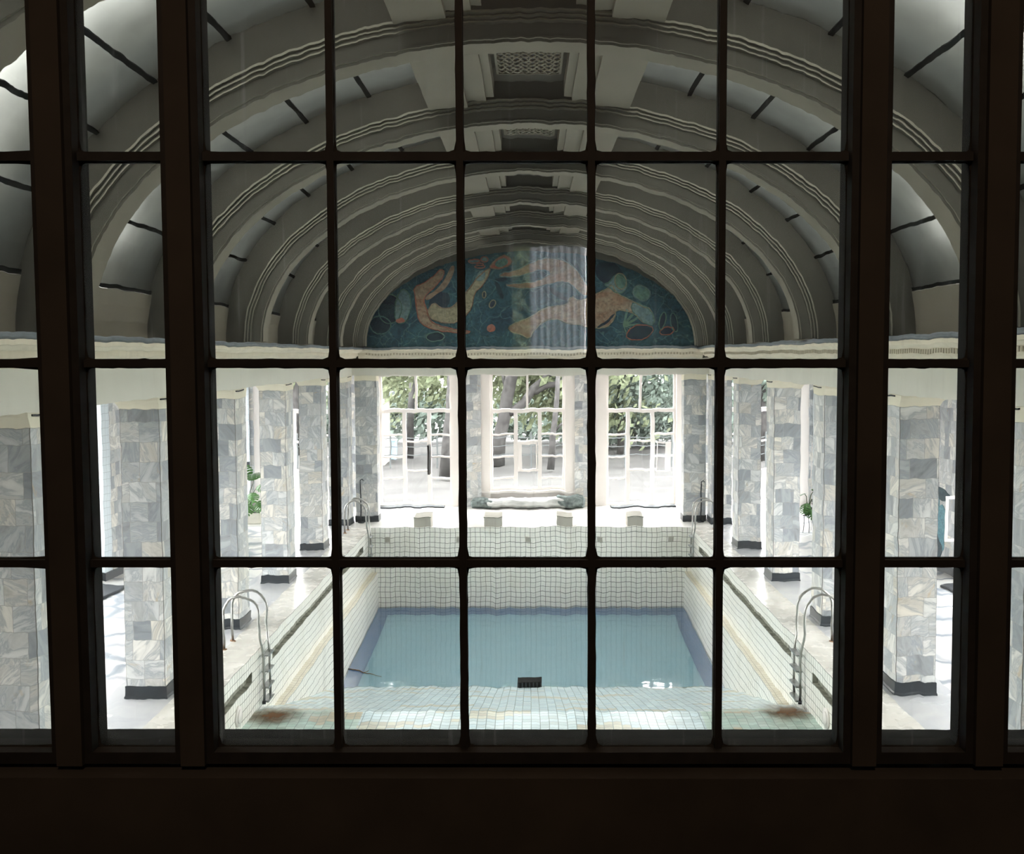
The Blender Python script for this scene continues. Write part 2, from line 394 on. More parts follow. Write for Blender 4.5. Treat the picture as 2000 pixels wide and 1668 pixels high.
# ------------------------------------------------------------------ main sizes
BAY = 3.94
RY = [11.35 + BAY*k for k in range(-2, 6)]          # rib and column lines: 3.47 .. 31.05
PX, PY0, PY1 = 4.285, 5.7, 30.65                    # pool opening
CI = 4.92                                           # inner face of the colonnade
FARY, SIDEX, SOF = 35.2, 8.95, 4.06
CEIL = 4.2

# ------------------------------------------------------------------ floor
mb = MB()
for x0, x1 in ((-9.3, -4.82), (4.82, 9.3)): mb.box(x0, x1, 2.75, FARY+.2, -.25, 0)
mb.box(-4.82, 4.82, PY1+.004, FARY+.2, -.25, 0); mb.box(-4.82, 4.82, 2.75, PY0, -.25, 0)
S(mb.build('floor', 'floor'), 'white and grey marble floor around the pool with grey laid lines', 'floor')
mb = MB()
for s in (-1, 1): mb.box(s*(PX+.003), s*4.82, PY0, PY1, -.22, .004)
S(mb.build('trim_1', 'coping'), 'worn pale marble coping along both long pool edges', 'pool coping')

# ------------------------------------------------------------------ pool
SH, YB, GR, WZ, DZ = -.9, 17.5, .223, -2.15, -2.2
yw = YB + (-WZ+SH)/GR; yd = YB + (SH-DZ)/GR; yl = YB + (SH+1.2)/GR
pool = thing('pool_basin', 'half drained indoor swimming pool of white tiles between the marble columns', 'swimming pool', (0, 0, 0))
gaps = [(17.35, 18.75), (29.15, 30.35)]
def side_wall(s):
    w = MB()
    X = s*PX
    def wq(y0, y1, z0, z1, x=X, mi=0):
        p = [(x, y0, z0), (x, y1, z0), (x, y1, z1), (x, y0, z1)]
        w.quad(*(p if s < 0 else p[::-1]), mi=mi)
    wq(PY0, PY1, -.24, 0)
    wq(PY0, PY1, -1.3, -.40)
    solid = [(PY0, 7.0)] + gaps
    for a_, b_ in solid: wq(a_, b_, -.40, -.24)
    opens = [(7.0, gaps[0][0]), (gaps[0][1], gaps[1][0])]
    opens.append((gaps[1][1], PY1))
    for a_, b_ in opens:
        xb = s*(PX+.09)
        wq(a_, b_, -.40, -.24, xb, 1)
        for z in (-.24, -.40): w.quad((X, a_, z), (X, b_, z), (xb, b_, z), (xb, a_, z), mi=1)
        for y in (a_, b_): w.quad((X, y, -.4), (xb, y, -.4), (xb, y, -.24), (X, y, -.24), mi=1)
    return w
for s in (-1, 1):
    side_wall(s).build('pool_wall', ['tile', 'slot'], pool)
    # lower wall under the ledge, drawn in a little towards the middle
    w = MB(); ys = [yl-.4, YB+3, 23.5, 26, 28.5, PY1]; xb = [4.08, 3.98, 3.88, 3.95, 4.03, 4.09]
    for i in range(len(ys)-1):
        a_, b_ = (s*4.12, ys[i], -1.2), (s*4.12, ys[i+1], -1.2)
        c_, d_ = (s*xb[i+1], ys[i+1], DZ-.3), (s*xb[i], ys[i], DZ-.3)
        w.quad(*((a_, b_, c_, d_) if s > 0 else (d_, c_, b_, a_)))
    w.build('lower_wall', 'tile', pool)
    w = MB(); w.quad((s*PX, yl-.6, -1.2), (s*4.12, yl-.6, -1.2), (s*4.12, PY1, -1.2), (s*PX, PY1, -1.2)); w.build('pool_ledge', 'tile_strip', pool)
w = MB(); w.quad((PX, PY1, DZ-.3), (-PX, PY1, DZ-.3), (-PX, PY1, 0), (PX, PY1, 0)); w.build('pool_wall', 'tile', pool)
w = MB(); w.quad((-PX, PY0, SH-.2), (PX, PY0, SH-.2), (PX, PY0, 0), (-PX, PY0, 0)); w.build('pool_wall', 'tile', pool)
w = MB()
w.quad((-PX, PY0, SH), (PX, PY0, SH), (PX, YB, SH), (-PX, YB, SH), 0)
N = 10
for i in range(N):   # softly rounded break, then the slope down to the deep end
    y0, y1 = YB + (yd-YB)*i/N, YB + (yd-YB)*(i+1)/N
    z0, z1 = SH-GR*(y0-YB), SH-GR*(y1-YB)
    hw = PX if z1 > -1.22 else 4.2
    w.quad((-hw, y0, z0), (hw, y0, z0), (hw, y1, z1), (-hw, y1, z1), 0)
for s in (-1, 1):
    w.quad(*[(s*x, y, SH+.003) for x, y in ((2.6, PY0), (PX, PY0), (PX, YB), (2.6, YB))][::s], 1)
    w.quad(*[(s*x, y, SH-GR*(y-YB)+.003) for x, y in ((2.9, YB), (4.2, YB), (4.2, YB+.55), (2.9, YB+.55))][::s], 1)
w.build('pool_floor', ['tile_floor', 'tile_green'], pool)
w = MB(); w.quad((-4.2, yd, DZ), (4.2, yd, DZ), (4.2, PY1, DZ), (-4.2, PY1, DZ)); w.build('deep_floor', 'tile_deep', pool)
w = MB()
w.box(-4.1, 4.1, PY1-.75, PY1, DZ, DZ+.006)
for s in (-1, 1):
    ys = [yd, 26, 28.5, PY1-.75]; xo = [3.93, 3.99, 4.06, 4.13]
    for i in range(3):
        p = [(s*(xo[i]-.36), ys[i], DZ+.006), (s*xo[i], ys[i], DZ+.006), (s*xo[i+1], ys[i+1], DZ+.006), (s*(xo[i+1]-.36), ys[i+1], DZ+.006)]
        w.quad(*(p if s > 0 else p[::-1]))
    ysl = [yw-.9, yd]
    p = [(s*3.62, ysl[0]+.9, SH-GR*(ysl[0]+.9-YB)+.006), (s*3.93, ysl[0]+.9, SH-GR*(ysl[0]+.9-YB)+.006), (s*3.93, yd, DZ+.006), (s*3.57, yd, DZ+.006)]
    w.quad(*(p if s > 0 else p[::-1]))
w.build('border_band', 'tile_band', pool)
# drain box standing at the foot of the slope
d = MB(); d.box(-.27, .22, yw-.04, yw+.30, WZ-.1, WZ+.12); d.build('drain_box', 'lead', pool)
d = MB()
for k in range(7): d.box(-.26+k*.075, -.235+k*.075, yw-.05, yw-.041, WZ-.02, WZ+.11)
d.build('drain_grate', 'plinth', pool)
for x in (757, 896, 1031, 1172, 1310):
    p = at_y(x, 1053, PY1); g = MB(); g.box(p.x-.07, p.x+.07, PY1-.02, PY1, p.z-.07, p.z+.07)
    for k in range(4): g.box(p.x-.055+k*.032, p.x-.043+k*.032, PY1-.026, PY1-.02, p.z-.055, p.z+.055)
    g.build('inlet_grate', 'block', pool)
for s in (-1, 1):
    g = MB(); c0 = Vector((s*PX, 16.45, -.66))
    g.disc(c0, (-s, 0, 0), .15, .03, 24); g.disc(c0+Vector((-s*.03, 0, 0)), (-s, 0, 0), .10, .015, 24)
    g.build('round_fitting', 'white', pool)
# rusty stain at the ladder feet, on the floor tiles
t = NT('rust_stain'); q = t.obj(); dl = t.n('VectorMath', {0: q}, operation='LENGTH').outputs['Value']
a = t.math('MULTIPLY', t.ramp(t.math('ADD', dl, t.math('MULTIPLY', t.noise(q, 5, 4, .6), .5)), [(.35, 1), (.75, 0)]), .85)
t.put(t.out, 'Surface', t.n('MixShader', {0: a, 1: t.n('BsdfTransparent').outputs[0], 2: t.n('BsdfDiffuse', {0: (.16, .09, .05)}).outputs[0]}))
MAT['stain'] = t.m
for s, yy in ((-1, 17.3), (1, 17.5)):
    g = MB(); g.quad((-.5, -.8, 0), (.5, -.8, 0), (.5, .8, 0), (-.5, .8, 0))
    o = g.build('rust_mark', 'stain', pool); o.location = (s*3.95, yy, SH+.008)

wv = MB(); wv.quad((-4.06, yw, WZ), (4.06, yw, WZ), (4.06, PY1, WZ), (-4.06, PY1, WZ))
tag(wv.build('pool_water', 'water'), 'shallow still blue water left in the deep end of the tiled pool', 'water', kind='stuff')

q0_, q1_ = at_z(681, 1306, WZ+.012), at_z(746, 1321, WZ+.012)
m = MB(); dv = q1_-q0_
m.tube([q0_, q0_+dv*.3+Vector((0, .03, 0)), q0_+dv*.62-Vector((0, .03, 0)), q1_], [.012, .011, .009, .004], 6); m.tube([q0_+dv*.45, q0_+dv*.52+Vector((.05, .12, .0))], .006, 5)
MAT['twig'] = plain('wet_twig', (.22, .13, .06), .8, .2, var=.4, scale=20)
tag(m.build('twig', 'twig'), 'thin brown twig floating at the left edge of the blue pool water', 'twig')

# ------------------------------------------------------------------ starting blocks
def blk(x0, x1, side):
    y = PY1
    m = MB()
    zf, zb, yb = .27, .335, y+.62
    vs = [(x0,y-.02,.02),(x1,y-.02,.02),(x1,yb,.0),(x0,yb,.0),(x0,y-.02,zf),(x1,y-.02,zf),(x1,yb,zb),(x0,yb,zb)]
    m.add(vs, [(0,3,2,1),(4,5,6,7),(0,1,5,4),(1,2,6,5),(2,3,7,6),(3,0,4,7)])
    return m
bl = ['first starting block from the left on the far pool edge', 'second starting block from the left on the far pool edge', 'third starting block from the left, right of the pool axis', 'rightmost grey stone starting block on the far pool edge']
for (px0, px1), lb in zip(((809, 842), (946, 980), (1088, 1118), (1226, 1256)), bl):
    xa, xb_ = at_y(px0, 1030, PY1).x, at_y(px1, 1030, PY1).x
    t_ = thing('starting_block', lb, 'starting block', (0, 0, 0), 0, 'starting blocks on the far pool edge')
    blk(xa, xb_, 0).build('block_body', 'block', t_)
    c_ = MB(); c_.box(xa+.0, xb_, PY1-.05, PY1-.021, -.10, .025); c_.build('tiled_lip', 'tile', t_)
    r_ = MB(); r_.box(xa-.012, xb_+.012, PY1-.03, PY1-.0205, .262, .285); r_.build('front_edge', 'slot', t_)

# ------------------------------------------------------------------ columns
def col_shaft():
    m = MB(); m.bevel_box(-.53, 0, 0, .74, .17, 3.905, .007)
    for f_i in range(len(m.f)):
        if f_i >= 2 and (f_i-2) % 8 % 2 == 1: m.mi[f_i] = 1
    return m
def col_capital():
    m = MB(); prof = [(0, 3.905), (.012, 3.93), (.028, 3.96), (.055, 3.995), (.085, 4.02), (.09, SOF-.002)]
    vs, fs = [], []
    for o_, z in prof: vs += [(-.53-o_, -o_*.55, z), (.004, -o_*.55, z), (.004, .74+o_*.55, z), (-.53-o_, .74+o_*.55, z)]
    for i in range(len(prof)-1):
        for k in range(4): fs.append((i*4+k, i*4+(k+1) % 4, i*4+4+(k+1) % 4, i*4+4+k))
    n = len(prof)*4; fs += [(3, 2, 1, 0), (n-4, n-3, n-2, n-1)]
    return m.add(vs, fs)
def col_base():
    m = MB(); prof = [(.030, 0), (.028, .02), (.018, .04), (.016, .165), (.008, .172)]
    vs, fs = [], []
    for o_, z in prof: vs += [(-.53-o_, -o_, z), (o_, -o_, z), (o_, .74+o_, z), (-.53-o_, .74+o_, z)]
    for i in range(len(prof)-1):
        for k in range(4): fs.append((i*4+k, i*4+(k+1) % 4, i*4+4+(k+1) % 4, i*4+4+k))
    n = len(prof)*4; fs += [(3, 2, 1, 0), (n-4, n-3, n-2, n-1)]
    return m.add(vs, fs)
proto = thing('marble_column', '', 'column', (-CI, RY[1], 0), 0, 'marble columns along the pool', 'thing')
col_shaft().build('shaft', ['clad', 'joint'], proto); col_capital().build('capital', 'cream', proto); col_base().build('plinth', 'plinth', proto)
g = MB(); g.box(.0045, .02, .03, .55, SOF-.035, SOF-.015); g.build('dark_strip', 'black', proto)  # thin black strip along the inner top edge of the capital
order = ['nearest', 'second', 'third', 'fourth', 'fifth', 'farthest']
notes = {-1: ['filling the leftmost window bay', 'behind the casement left of the centre window', 'behind the near left pool ladder', 'left of the dark monstera plant', 'short one before the left garden door', 'beside the far left pool ladder'],
         1: ['filling the rightmost window bay', 'beside the open white casement and mosaic', 'behind the near right pool ladder', 'next to the small plant on a stand', 'short one before the right garden door', 'beside the far right pool ladder']}
first = True
for s in (-1, 1):
    for k in range(6):
        y = RY[2+k]
        c_ = proto if first else copy_tree(proto)
        first = False
        y += -.11 if s < 0 else .09
        c_.location = (s*CI, y, 0) if s < 0 else (CI, y+.74, 0)
        c_.rotation_euler = (0, 0, 0 if s < 0 else pi)
        c_['label'] = f"{order[k]} marble-clad column of the {'left' if s < 0 else 'right'} row, {notes[s][k]}"
    c_ = copy_tree(proto); y = RY[1]
    c_.location = (s*CI, y, 0) if s < 0 else (CI, y+.74, 0); c_.rotation_euler = (0, 0, 0 if s < 0 else pi)
    c_['label'] = f"marble-clad column of the {'left' if s < 0 else 'right'} row, under the gallery window"
# corner piers at the far end of the pool
for s, side in ((-1, 'left'), (1, 'right')):
    p = thing('corner_pier', f"marble corner pier beside the {side} garden door, past the last column", 'pier', (0, 0, 0), 0, 'corner piers beyond the pool', 'thing')
    x0, x1 = s*4.24, s*4.855
    m = MB(); m.bevel_box(min(x0, x1), max(x0, x1), 31.80, 32.3, .17, 3.905, .008); m.build('shaft', 'clad', p)
    m = MB(); m.box(min(x0, x1)-.0, max(x0, x1), 31.76, 32.32, 3.906, SOF-.002); m.build('capital', 'cream', p)
    m = MB(); m.box(min(x0, x1)-.015, max(x0, x1)+.015, 31.765, 32.315, 0, .169); m.build('plinth', 'plinth', p)

# ------------------------------------------------------------------ beams, cornice, ceilings
for s, side in ((-1, 'left'), (1, 'right')):
    m = MB(); m.box(s*CI, s*5.52, 2.75, 32.3, SOF, 4.5); m.box(s*5.50, s*5.75, 2.75, 32.3, 4.5, 6.2)
    S(m.build('beam_'+side, 'beam'), f"pale plaster beam resting on the {side} row of columns", 'beam')
m = MB(); m.box(-CI, CI, 31.76, 32.3, SOF, 4.5)
S(m.build('beam_back', 'beam'), 'pale plaster beam across the far end above the garden doors', 'beam')
CP = [(5.02, 4.50), (4.90, 4.50), (4.86, 4.53), (4.80, 4.54), (4.78, 4.575), (4.74, 4.59), (4.72, 4.60), (4.72, 4.665), (4.66, 4.675), (4.62, 4.71), (4.58, 4.72), (4.58, 4.765), (5.02, 4.765)]
def sweep_x(prof, s, y0, y1, mi=0, mb=None):
    m = mb or MB(); n = len(prof)
    vs = [(s*x, y0, z) for x, z in prof] + [(s*x, y1, z) for x, z in prof]
    fs = [((i, (i+1) % n, (i+1) % n+n, i+n) if s < 0 else (i+n, (i+1) % n+n, (i+1) % n, i)) for i in range(n)]
    return m.add(vs, fs, mi)
FP = [(5.02, 4.766), (4.60, 4.766), (4.575, 4.79), (4.58, 4.815), (4.62, 4.835), (5.02, 4.84)]
for i, (s, side) in enumerate(((-1, 'left'), (1, 'right'))):
    m = sweep_x(CP, s, 2.75, 31.75); sweep_x(FP, s, 2.75, 31.75, 1, m)
    k = 6.0
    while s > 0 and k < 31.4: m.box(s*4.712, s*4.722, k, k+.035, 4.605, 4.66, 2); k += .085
    S(m.build(f'trim_{2+i}', ['cornice', 'flash', 'gap_shade']), f"moulded cream cornice with a grey ledge along the {side} side of the vault", 'cornice')
m = MB()
def sweep_y(prof, yc, x0, x1, mi=0):
    n = len(prof); vs = [(x0, yc-(5.02-x), z) for x, z in prof] + [(x1, yc-(5.02-x), z) for x, z in prof]
    m.add(vs, [(i+n, (i+1) % n+n, (i+1) % n, i) for i in range(n)], mi)
sweep_y([(x if x > 4.9 else 5.02-(5.02-x)*.55, z) for x, z in CP], 31.76, -4.72, 4.72)
sweep_y([(x if x > 4.9 else 5.02-(5.02-x)*.55, z) for x, z in FP], 31.76, -4.72, 4.72, 1)
k = -4.5
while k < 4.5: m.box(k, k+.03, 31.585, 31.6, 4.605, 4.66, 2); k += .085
S(m.build('trim_4', ['cornice', 'flash', 'gap_shade']), 'cream cornice with a row of small dentils under the painted lunette', 'cornice')

# vault geometry
VA, VB, VZ = 4.46, 2.78, 4.85
def ell(th, r=0.0):
    """point on the intrados ellipse at angle th moved outward by r; returns x, z"""
    c, s_ = cos(th), sin(th)
    nx, nz = c/VA, s_/VB; L = sqrt(nx*nx+nz*nz)
    return VA*c + nx/L*r, VZ + VB*s_ + nz/L*r
SEG = 72
RIBP = [(.0, .0), (.36, .0), (.365, .03), (.50, .03), (.50, 1.7), (-.32, 1.7), (-.32, .98), (.05, .98), (.05, .33), (.0, .318), (-.035, .312), (-.04, .288), (-.012, .280), (-.02, .262), (-.03, .244), (-.005, .234), (-.012, .214), (-.02, .198), (.008, .185), (.008, .062), (-.012, .056), (-.012, .036), (.0, .03)]  # top cap and overhang, unseen, added to shade the edges of the skylights
def rib_mesh():
    m = MB(); n = len(RIBP); vs, fs, mis = [], [], []
    for i in range(SEG+1):
        th = pi*i/SEG
        for y, r_ in RIBP:
            x, z = ell(th, r_); vs.append((max(-5.48, min(5.48, x)), y, max(z, VZ)))
    for i in range(SEG):
        for k in range(n):
            k2 = (k+1) % n
            m_ = 1 if k in (0, 1, 2) else (2 if k in (10, 13, 16, 21) else 0)
            fs.append((i*n+k, i*n+k2, (i+1)*n+k2, (i+1)*n+k)); mis.append(m_)
    b = len(m.v); m.v += vs
    for f_, k in zip(fs, mis): m.f.append(f_); m.mi.append(k); m.sm.append(False)
    return m
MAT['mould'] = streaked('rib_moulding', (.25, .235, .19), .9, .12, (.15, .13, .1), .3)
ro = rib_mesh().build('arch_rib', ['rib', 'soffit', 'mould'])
rl = ['arched plaster rib just inside the gallery window', 'first arched plaster rib crossing the upper corners of the windows', 'second arched rib, large one framing the near vent grille', 'third arched plaster rib, just beyond the near vent grille', 'fourth arched plaster rib, beyond the second vent grille', 'fifth arched plaster rib from the gallery, small in the vault', 'sixth arched plaster rib, next to last before the mural', 'last arched plaster rib directly before the painted lunette']
for k, y in enumerate(RY):
    o = ro if k == 0 else ro.copy()
    if k: COL.objects.link(o)
    o.location = (0, y, 0); tag(o, rl[k], 'arch', 'arched ribs of the vault', 'thing')

# skylight strips and crown coffers, one set per bay
PR = .68
def strip(th0, th1, y0, y1, r_, n=14, side=1, mi=0, mb=None, th=.02):
    m = mb or MB(); vs, fs = [], []
    for i in range(n+1):
        t0 = th0+(th1-th0)*i/n
        for rr in (r_, r_+th):
            x, z = ell(t0, rr); x *= side
            vs += [(x, y0, z), (x, y1, z)]
    for i in range(n):
        b = i*4
        fs += [(b, b+1, b+5, b+4), (b+2, b+6, b+7, b+3), (b, b+4, b+6, b+2), (b+1, b+3, b+7, b+5)]
    fs += [(0, 2, 3, 1), (n*4, n*4+1, n*4+3, n*4+2)]
    return m.add(vs, fs, mi)
def th_of(hw):
    """ellipse angle where the panel surface meets a sight slope h/w from the eye line"""
    best = min(range(1, 900), key=lambda k: abs((ell(radians(k*.1), PR)[1]-EYE.z)/max(ell(radians(k*.1), PR)[0], 1e-3) - hw))
    return radians(best*.1)
bars_th = [th_of(v) for v in (.169, .338, .52, .736, 1.058, 1.62)]
TC = th_of(2.75)
names = ['over the gallery window', 'first bay, cut by the photo top', 'in the second bay beside the near vent', 'in the third bay from the gallery', 'in the fourth bay from the gallery', 'in the fifth bay from the gallery', 'in the last bay before the mural']
sky_proto = {}
for s, side in ((-1, 'left'), (1, 'right')):
    t_ = thing('skylight', '', 'skylight', (0, RY[0], 0), 0, f'frosted skylights on the {side} of the vault', 'thing')
    strip(bars_th[0], TC, .505, BAY+.045, PR, 16, s).build('frosted_pane', 'frosted', t_, fixn=True)
    for th in bars_th:
        m = MB(); x, z = ell(th, PR-.03); x2, z2 = ell(th, PR-.001); d_ = .022
        strip(th-.006, th+.006, .505, BAY+.045, PR-.03, 1, s, 0, m, .028)
        m.build('glazing_bar', 'lead', t_)
    sky_proto[s] = t_
    for k in range(7):
        o = t_ if k == 0 else copy_tree(t_)
        o.location = (0, RY[k], 0)
        o['label'] = f"frosted glass roof light {'left' if s < 0 else 'right'} of crown, {names[k]}"

def coffer(n_detail=True):
    t_ = thing('crown_coffer', '', 'ceiling coffer', (0, RY[0], 0), 0, 'stepped coffers along the crown of the vault', 'thing')
    xo, zo = ell(TC, PR-.01); xo += .0
    y0, y1 = .505, BAY-.045
    zb = 7.86
    m = MB()
    for s in (-1, 1):
        # sloped wing from the skylight edge to the inner edge
        p = [(s*xo, y0, zb-.06), (s*xo, y1, zb-.06), (s*.80, y1, zb-.02), (s*.80, y0, zb-.02)]
        m.quad(*(p if s < 0 else p[::-1]))
        m.quad((s*xo, y0, zb-.06), (s*xo, y1, zb-.06), (s*xo, y1, zo+.22), (s*xo, y0, zo+.22))
        m.box(s*.80, s*.555, y0, y1, zb+.05, zb+.4)
        m.quad((s*.8, y0, zb-.02), (s*.8, y1, zb-.02), (s*.8, y1, zb+.05), (s*.8, y0, zb+.05))
    m.box(-xo, xo, y0, y1, zb+.4, zb+.6)
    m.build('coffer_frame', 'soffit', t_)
    m = MB()
    for s in (-1, 1): m.box(s*.554, s*.455, y0, y1, zb+.10, zb+.39)
    m.build('inner_step', 'soffit', t_)
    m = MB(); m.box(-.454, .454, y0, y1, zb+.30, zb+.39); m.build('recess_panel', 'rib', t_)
    # lattice grille of crossing wavy bars
    ya, yb_ = 1.35, 3.2
    m = MB(); zg = zb+.245
    m.box(-.40, -.372, ya-.03, yb_+.03, zg-.02, zg+.02); m.box(.372, .40, ya-.03, yb_+.03, zg-.02, zg+.02)
    m.box(-.40, .40, ya-.03, ya, zg-.02, zg+.02); m.box(-.40, .40, yb_, yb_+.03, zg-.02, zg+.02)
    for i in range(8):
        for ph in (0, pi):
            xc = -.33+.66*i/7.0
            pts = [(xc + .046*sin(ph + 2*pi*5*j/56), ya+(yb_-ya)*j/56, zg) for j in range(57)]
            m.tube(pts, .015, 4)
    m.build('vent_grille', 'soffit', t_)
    m = MB(); m.box(-.39, .39, ya, yb_, zb+.27, zb+.299); m.build('vent_dark_sheet', 'black', t_)  # black sheet stands for the shade inside the vent
    return t_
cp = coffer()
cn = ['above the gallery window', 'at the very top edge of the photo', 'with the large lattice vent at top centre', 'with the second, smaller lattice vent', 'in the fourth bay, under the crossbar', 'in the fifth bay from the gallery', 'last one before the painted lunette']
for k in range(7):
    o = cp if k == 0 else copy_tree(cp)
    o.location = (0, RY[k], 0); o['label'] = f"stepped plaster crown coffer {cn[k]}"

# plaster between ribs at the springing, plus flat ceilings over the aisles and the far end
m = MB()
for s in (-1, 1):
    for k in range(7): strip(0.0, bars_th[0]-.008, RY[k]+.51, RY[k]+BAY-.01, PR-.06, 3, s, 0, m, .06)
    m.box(s*5.52, s*9.3, 2.75, FARY+.2, CEIL, CEIL+.2, 1)
m.box(-5.52, 5.52, 32.3, FARY+.2, CEIL, CEIL+.2, 1)
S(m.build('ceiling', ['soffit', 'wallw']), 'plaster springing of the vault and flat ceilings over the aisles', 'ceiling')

# ------------------------------------------------------------------ painted lunette
SC_ = 2000/760.0
def mp(u_, v_): p = at_y(660+u_/SC_, 440+v_/SC_, 31.56); return (p.x, p.z)
m = MB(); m.box(-5.52, 5.52, 31.76, 32.1, 4.5, 9.2)
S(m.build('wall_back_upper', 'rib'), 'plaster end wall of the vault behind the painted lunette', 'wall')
m = MB(); n = 48
ro_ = [(4.60*cos(pi*i/n), 4.842+2.60*sin(pi*i/n)) for i in range(n+1)]
vs, fs = [], []
for i in range(n+1):   # ring that fills the space between the last rib and the mural
    th = pi*i/n
    x, z = ell(th, .35); xi, zi = ro_[i]
    vs += [(x, 31.56, z), (xi, 31.62, zi), (xi, 31.755, zi)]
for i in range(n): fs += [(i*3, i*3+1, i*3+4, i*3+3), (i*3+1, i*3+2, i*3+5, i*3+4)]
m.add(vs, fs); S(m.build('trim_5', 'rib'), 'plain plaster ring around the painted lunette', 'arch moulding')
mur = thing('lunette_mural', 'half-round painted mural of orange swimmers on dark teal under the vault', 'mural', (0, 0, 0))
m = MB(); m.prism([(4.62*cos(pi*i/n), 4.842+2.62*sin(pi*i/n)) for i in range(n+1)], 31.66, 31.75); m.build('mural_ground', 'mural', mur)
def smooth_poly(pts, it=2):
    for _ in range(it):
        q = []
        for i in range(len(pts)):
            a_, b_ = pts[i], pts[(i+1) % len(pts)]
            q += [(a_[0]*.75+b_[0]*.25, a_[1]*.75+b_[1]*.25), (a_[0]*.25+b_[0]*.75, a_[1]*.25+b_[1]*.75)]
        pts = q
    return pts
LAY = [0]
def shape(name, pts, mat, lab=None, it=2, outline=None):
    LAY[0] += 1; e = .004+LAY[0]*.0006
    poly = [mp(*q) for q in smooth_poly(pts, it)]
    m = MB(); m.prism(poly, 31.66-e, 31.659)
    o = m.build(name, mat, mur)
    if outline:
        o2 = MB(); cl = [Vector((x, 31.66-e-.002, z)) for x, z in poly]; o2.tube(cl+[cl[0]], .016, 4, cap=False)
        o2.build('painted_outline', outline, o)
    if lab: o['label'] = lab
def oval(cx, cy, rx, ry, rot=0, n=20):
    return [(cx+rx*cos(2*pi*i/n)*cos(rot)-ry*sin(2*pi*i/n)*sin(rot), cy+rx*cos(2*pi*i/n)*sin(rot)+ry*sin(2*pi*i/n)*cos(rot)) for i in range(n)]
shape('painted_leaf', oval(265, 430, 60, 75), 'm_dark', None, 0, 'm_green')
shape('painted_leaf', oval(330, 420, 40, 90, .1), 'm_blue', None, 0, 'm_green')
shape('painted_leaf', oval(215, 510, 55, 45), 'm_dark', None, 0, 'm_green')
shape('painted_shell', oval(520, 395, 62, 45, -.6), 'm_dark', None, 0)
shape('painted_swimmer', [(385,320),(440,296),(500,255),(530,225),(548,240),(530,285),(480,330),(445,362),(437,392),(452,425),(462,475),(490,505),(550,528),(620,535),(680,540),(672,555),(600,552),(520,547),(450,522),(412,488),(400,430),(394,370)], 'm_skin', 'curled swimmer in orange and ochre, on the left', 1, 'm_red')
shape('painted_swimmer', [(588,200),(604,215),(580,280),(548,330),(500,360),(455,388),(442,368),(505,332),(542,290),(570,230)], 'm_skin', None, 1)
shape('painted_swimmer', [(455,440),(490,395),(520,425),(570,430),(612,400),(650,350),(690,300),(715,262),(752,236),(790,212),(765,272),(738,312),(700,342),(692,420),(640,480),(580,508),(510,497),(465,472)], 'm_pale', 'pale yellow swimmer curving up to the right', 1, 'm_skin')
shape('painted_swimmer', [(700,262),(740,225),(760,240),(750,280),(715,288)], 'm_blue', None, 1)
shape('painted_fish', [(775,215),(800,180),(845,150),(880,160),(897,190),(862,215),(815,224)], 'm_red', None, 1, 'm_skin')
shape('painted_fish', oval(840, 190, 34, 22, -.3), 'm_green', None, 0)
for q in ((700,180,30,9),(730,210,26,8),(752,172,18,12),(730,196,18,6)): shape('painted_fish', oval(*q), 'm_dark' if q[0] == 730 else 'm_blue', None, 0, 'm_red')
shape('painted_swimmer', [(832,262),(830,244),(900,236),(980,200),(1040,170),(1100,160),(1165,180),(1225,222),(1265,285),(1300,340),(1275,372),(1232,342),(1195,298),(1140,285),(1080,302),(1010,325),(930,328),(845,302),(920,296),(1000,292),(1060,268),(1098,236),(1040,226),(980,250),(910,264)], 'm_skin', 'pale orange swimmer arched across the middle', 1, 'm_blue')
shape('painted_swimmer', [(868,520),(920,500),(980,480),(1040,440),(1100,415),(1180,408),(1200,360),(1240,395),(1290,375),(1335,345),(1385,322),(1410,300),(1425,345),(1500,380),(1560,415),(1612,425),(1636,522),(1560,492),(1510,442),(1430,428),(1424,480),(1385,520),(1332,532),(1250,512),(1180,500),(1110,475),(1060,497),(1012,535),(985,590),(940,560),(890,548)], 'm_skin', 'pale orange swimmer with arms stretched to the right', 1, 'm_pale')
shape('painted_line', [(1330,520),(1380,490),(1420,450),(1424,462),(1385,502),(1335,530)], 'm_dark', None, 1)
shape('painted_hand', [(1520,390),(1612,425),(1636,522),(1560,492),(1505,430)], 'm_blue', None, 1, 'm_green')
shape('painted_wave', oval(1400, 250, 80, 55, .5), 'm_dark', None, 0)
shape('painted_wave', [(1365,300),(1400,290),(1430,250),(1470,260),(1495,300),(1470,340),(1430,350),(1400,320)], 'm_blue', None, 2, 'm_green')
shape('painted_wave', oval(1455, 285, 30, 40), 'm_green', None, 0, 'm_pale')
shape('painted_leaf', oval(1562, 345, 46, 40, .3), 'm_green', None, 0, 'm_blue')
for k in range(7):
    a_ = -1.2+k*.42; shape('painted_leaf', [(1465,510),(1465+95*cos(a_)-6, 510-85*sin(a_)),(1465+95*cos(a_)+6, 510-85*sin(a_)+8),(1472,518)], 'm_green', None, 0)
shape('painted_fish', [(1478,570),(1510,520),(1580,505),(1630,530),(1600,570),(1550,590),(1500,588)], 'm_dark', None, 1, 'm_red')
shape('painted_fish', [(1650,545),(1690,520),(1735,530),(1720,560),(1670,568)], 'm_dark', None, 1, 'm_red')
shape('painted_leaf', oval(1670, 490, 16, 45, .2), 'm_dark', None, 0, 'm_green'); shape('painted_leaf', oval(1730, 500, 18, 50, -.2), 'm_dark', None, 0, 'm_green')
shape('painted_fish', oval(785, 530, 22, 20), 'm_red', None, 0); shape('painted_fish', oval(320, 490, 24, 14), 'm_red', None, 0)
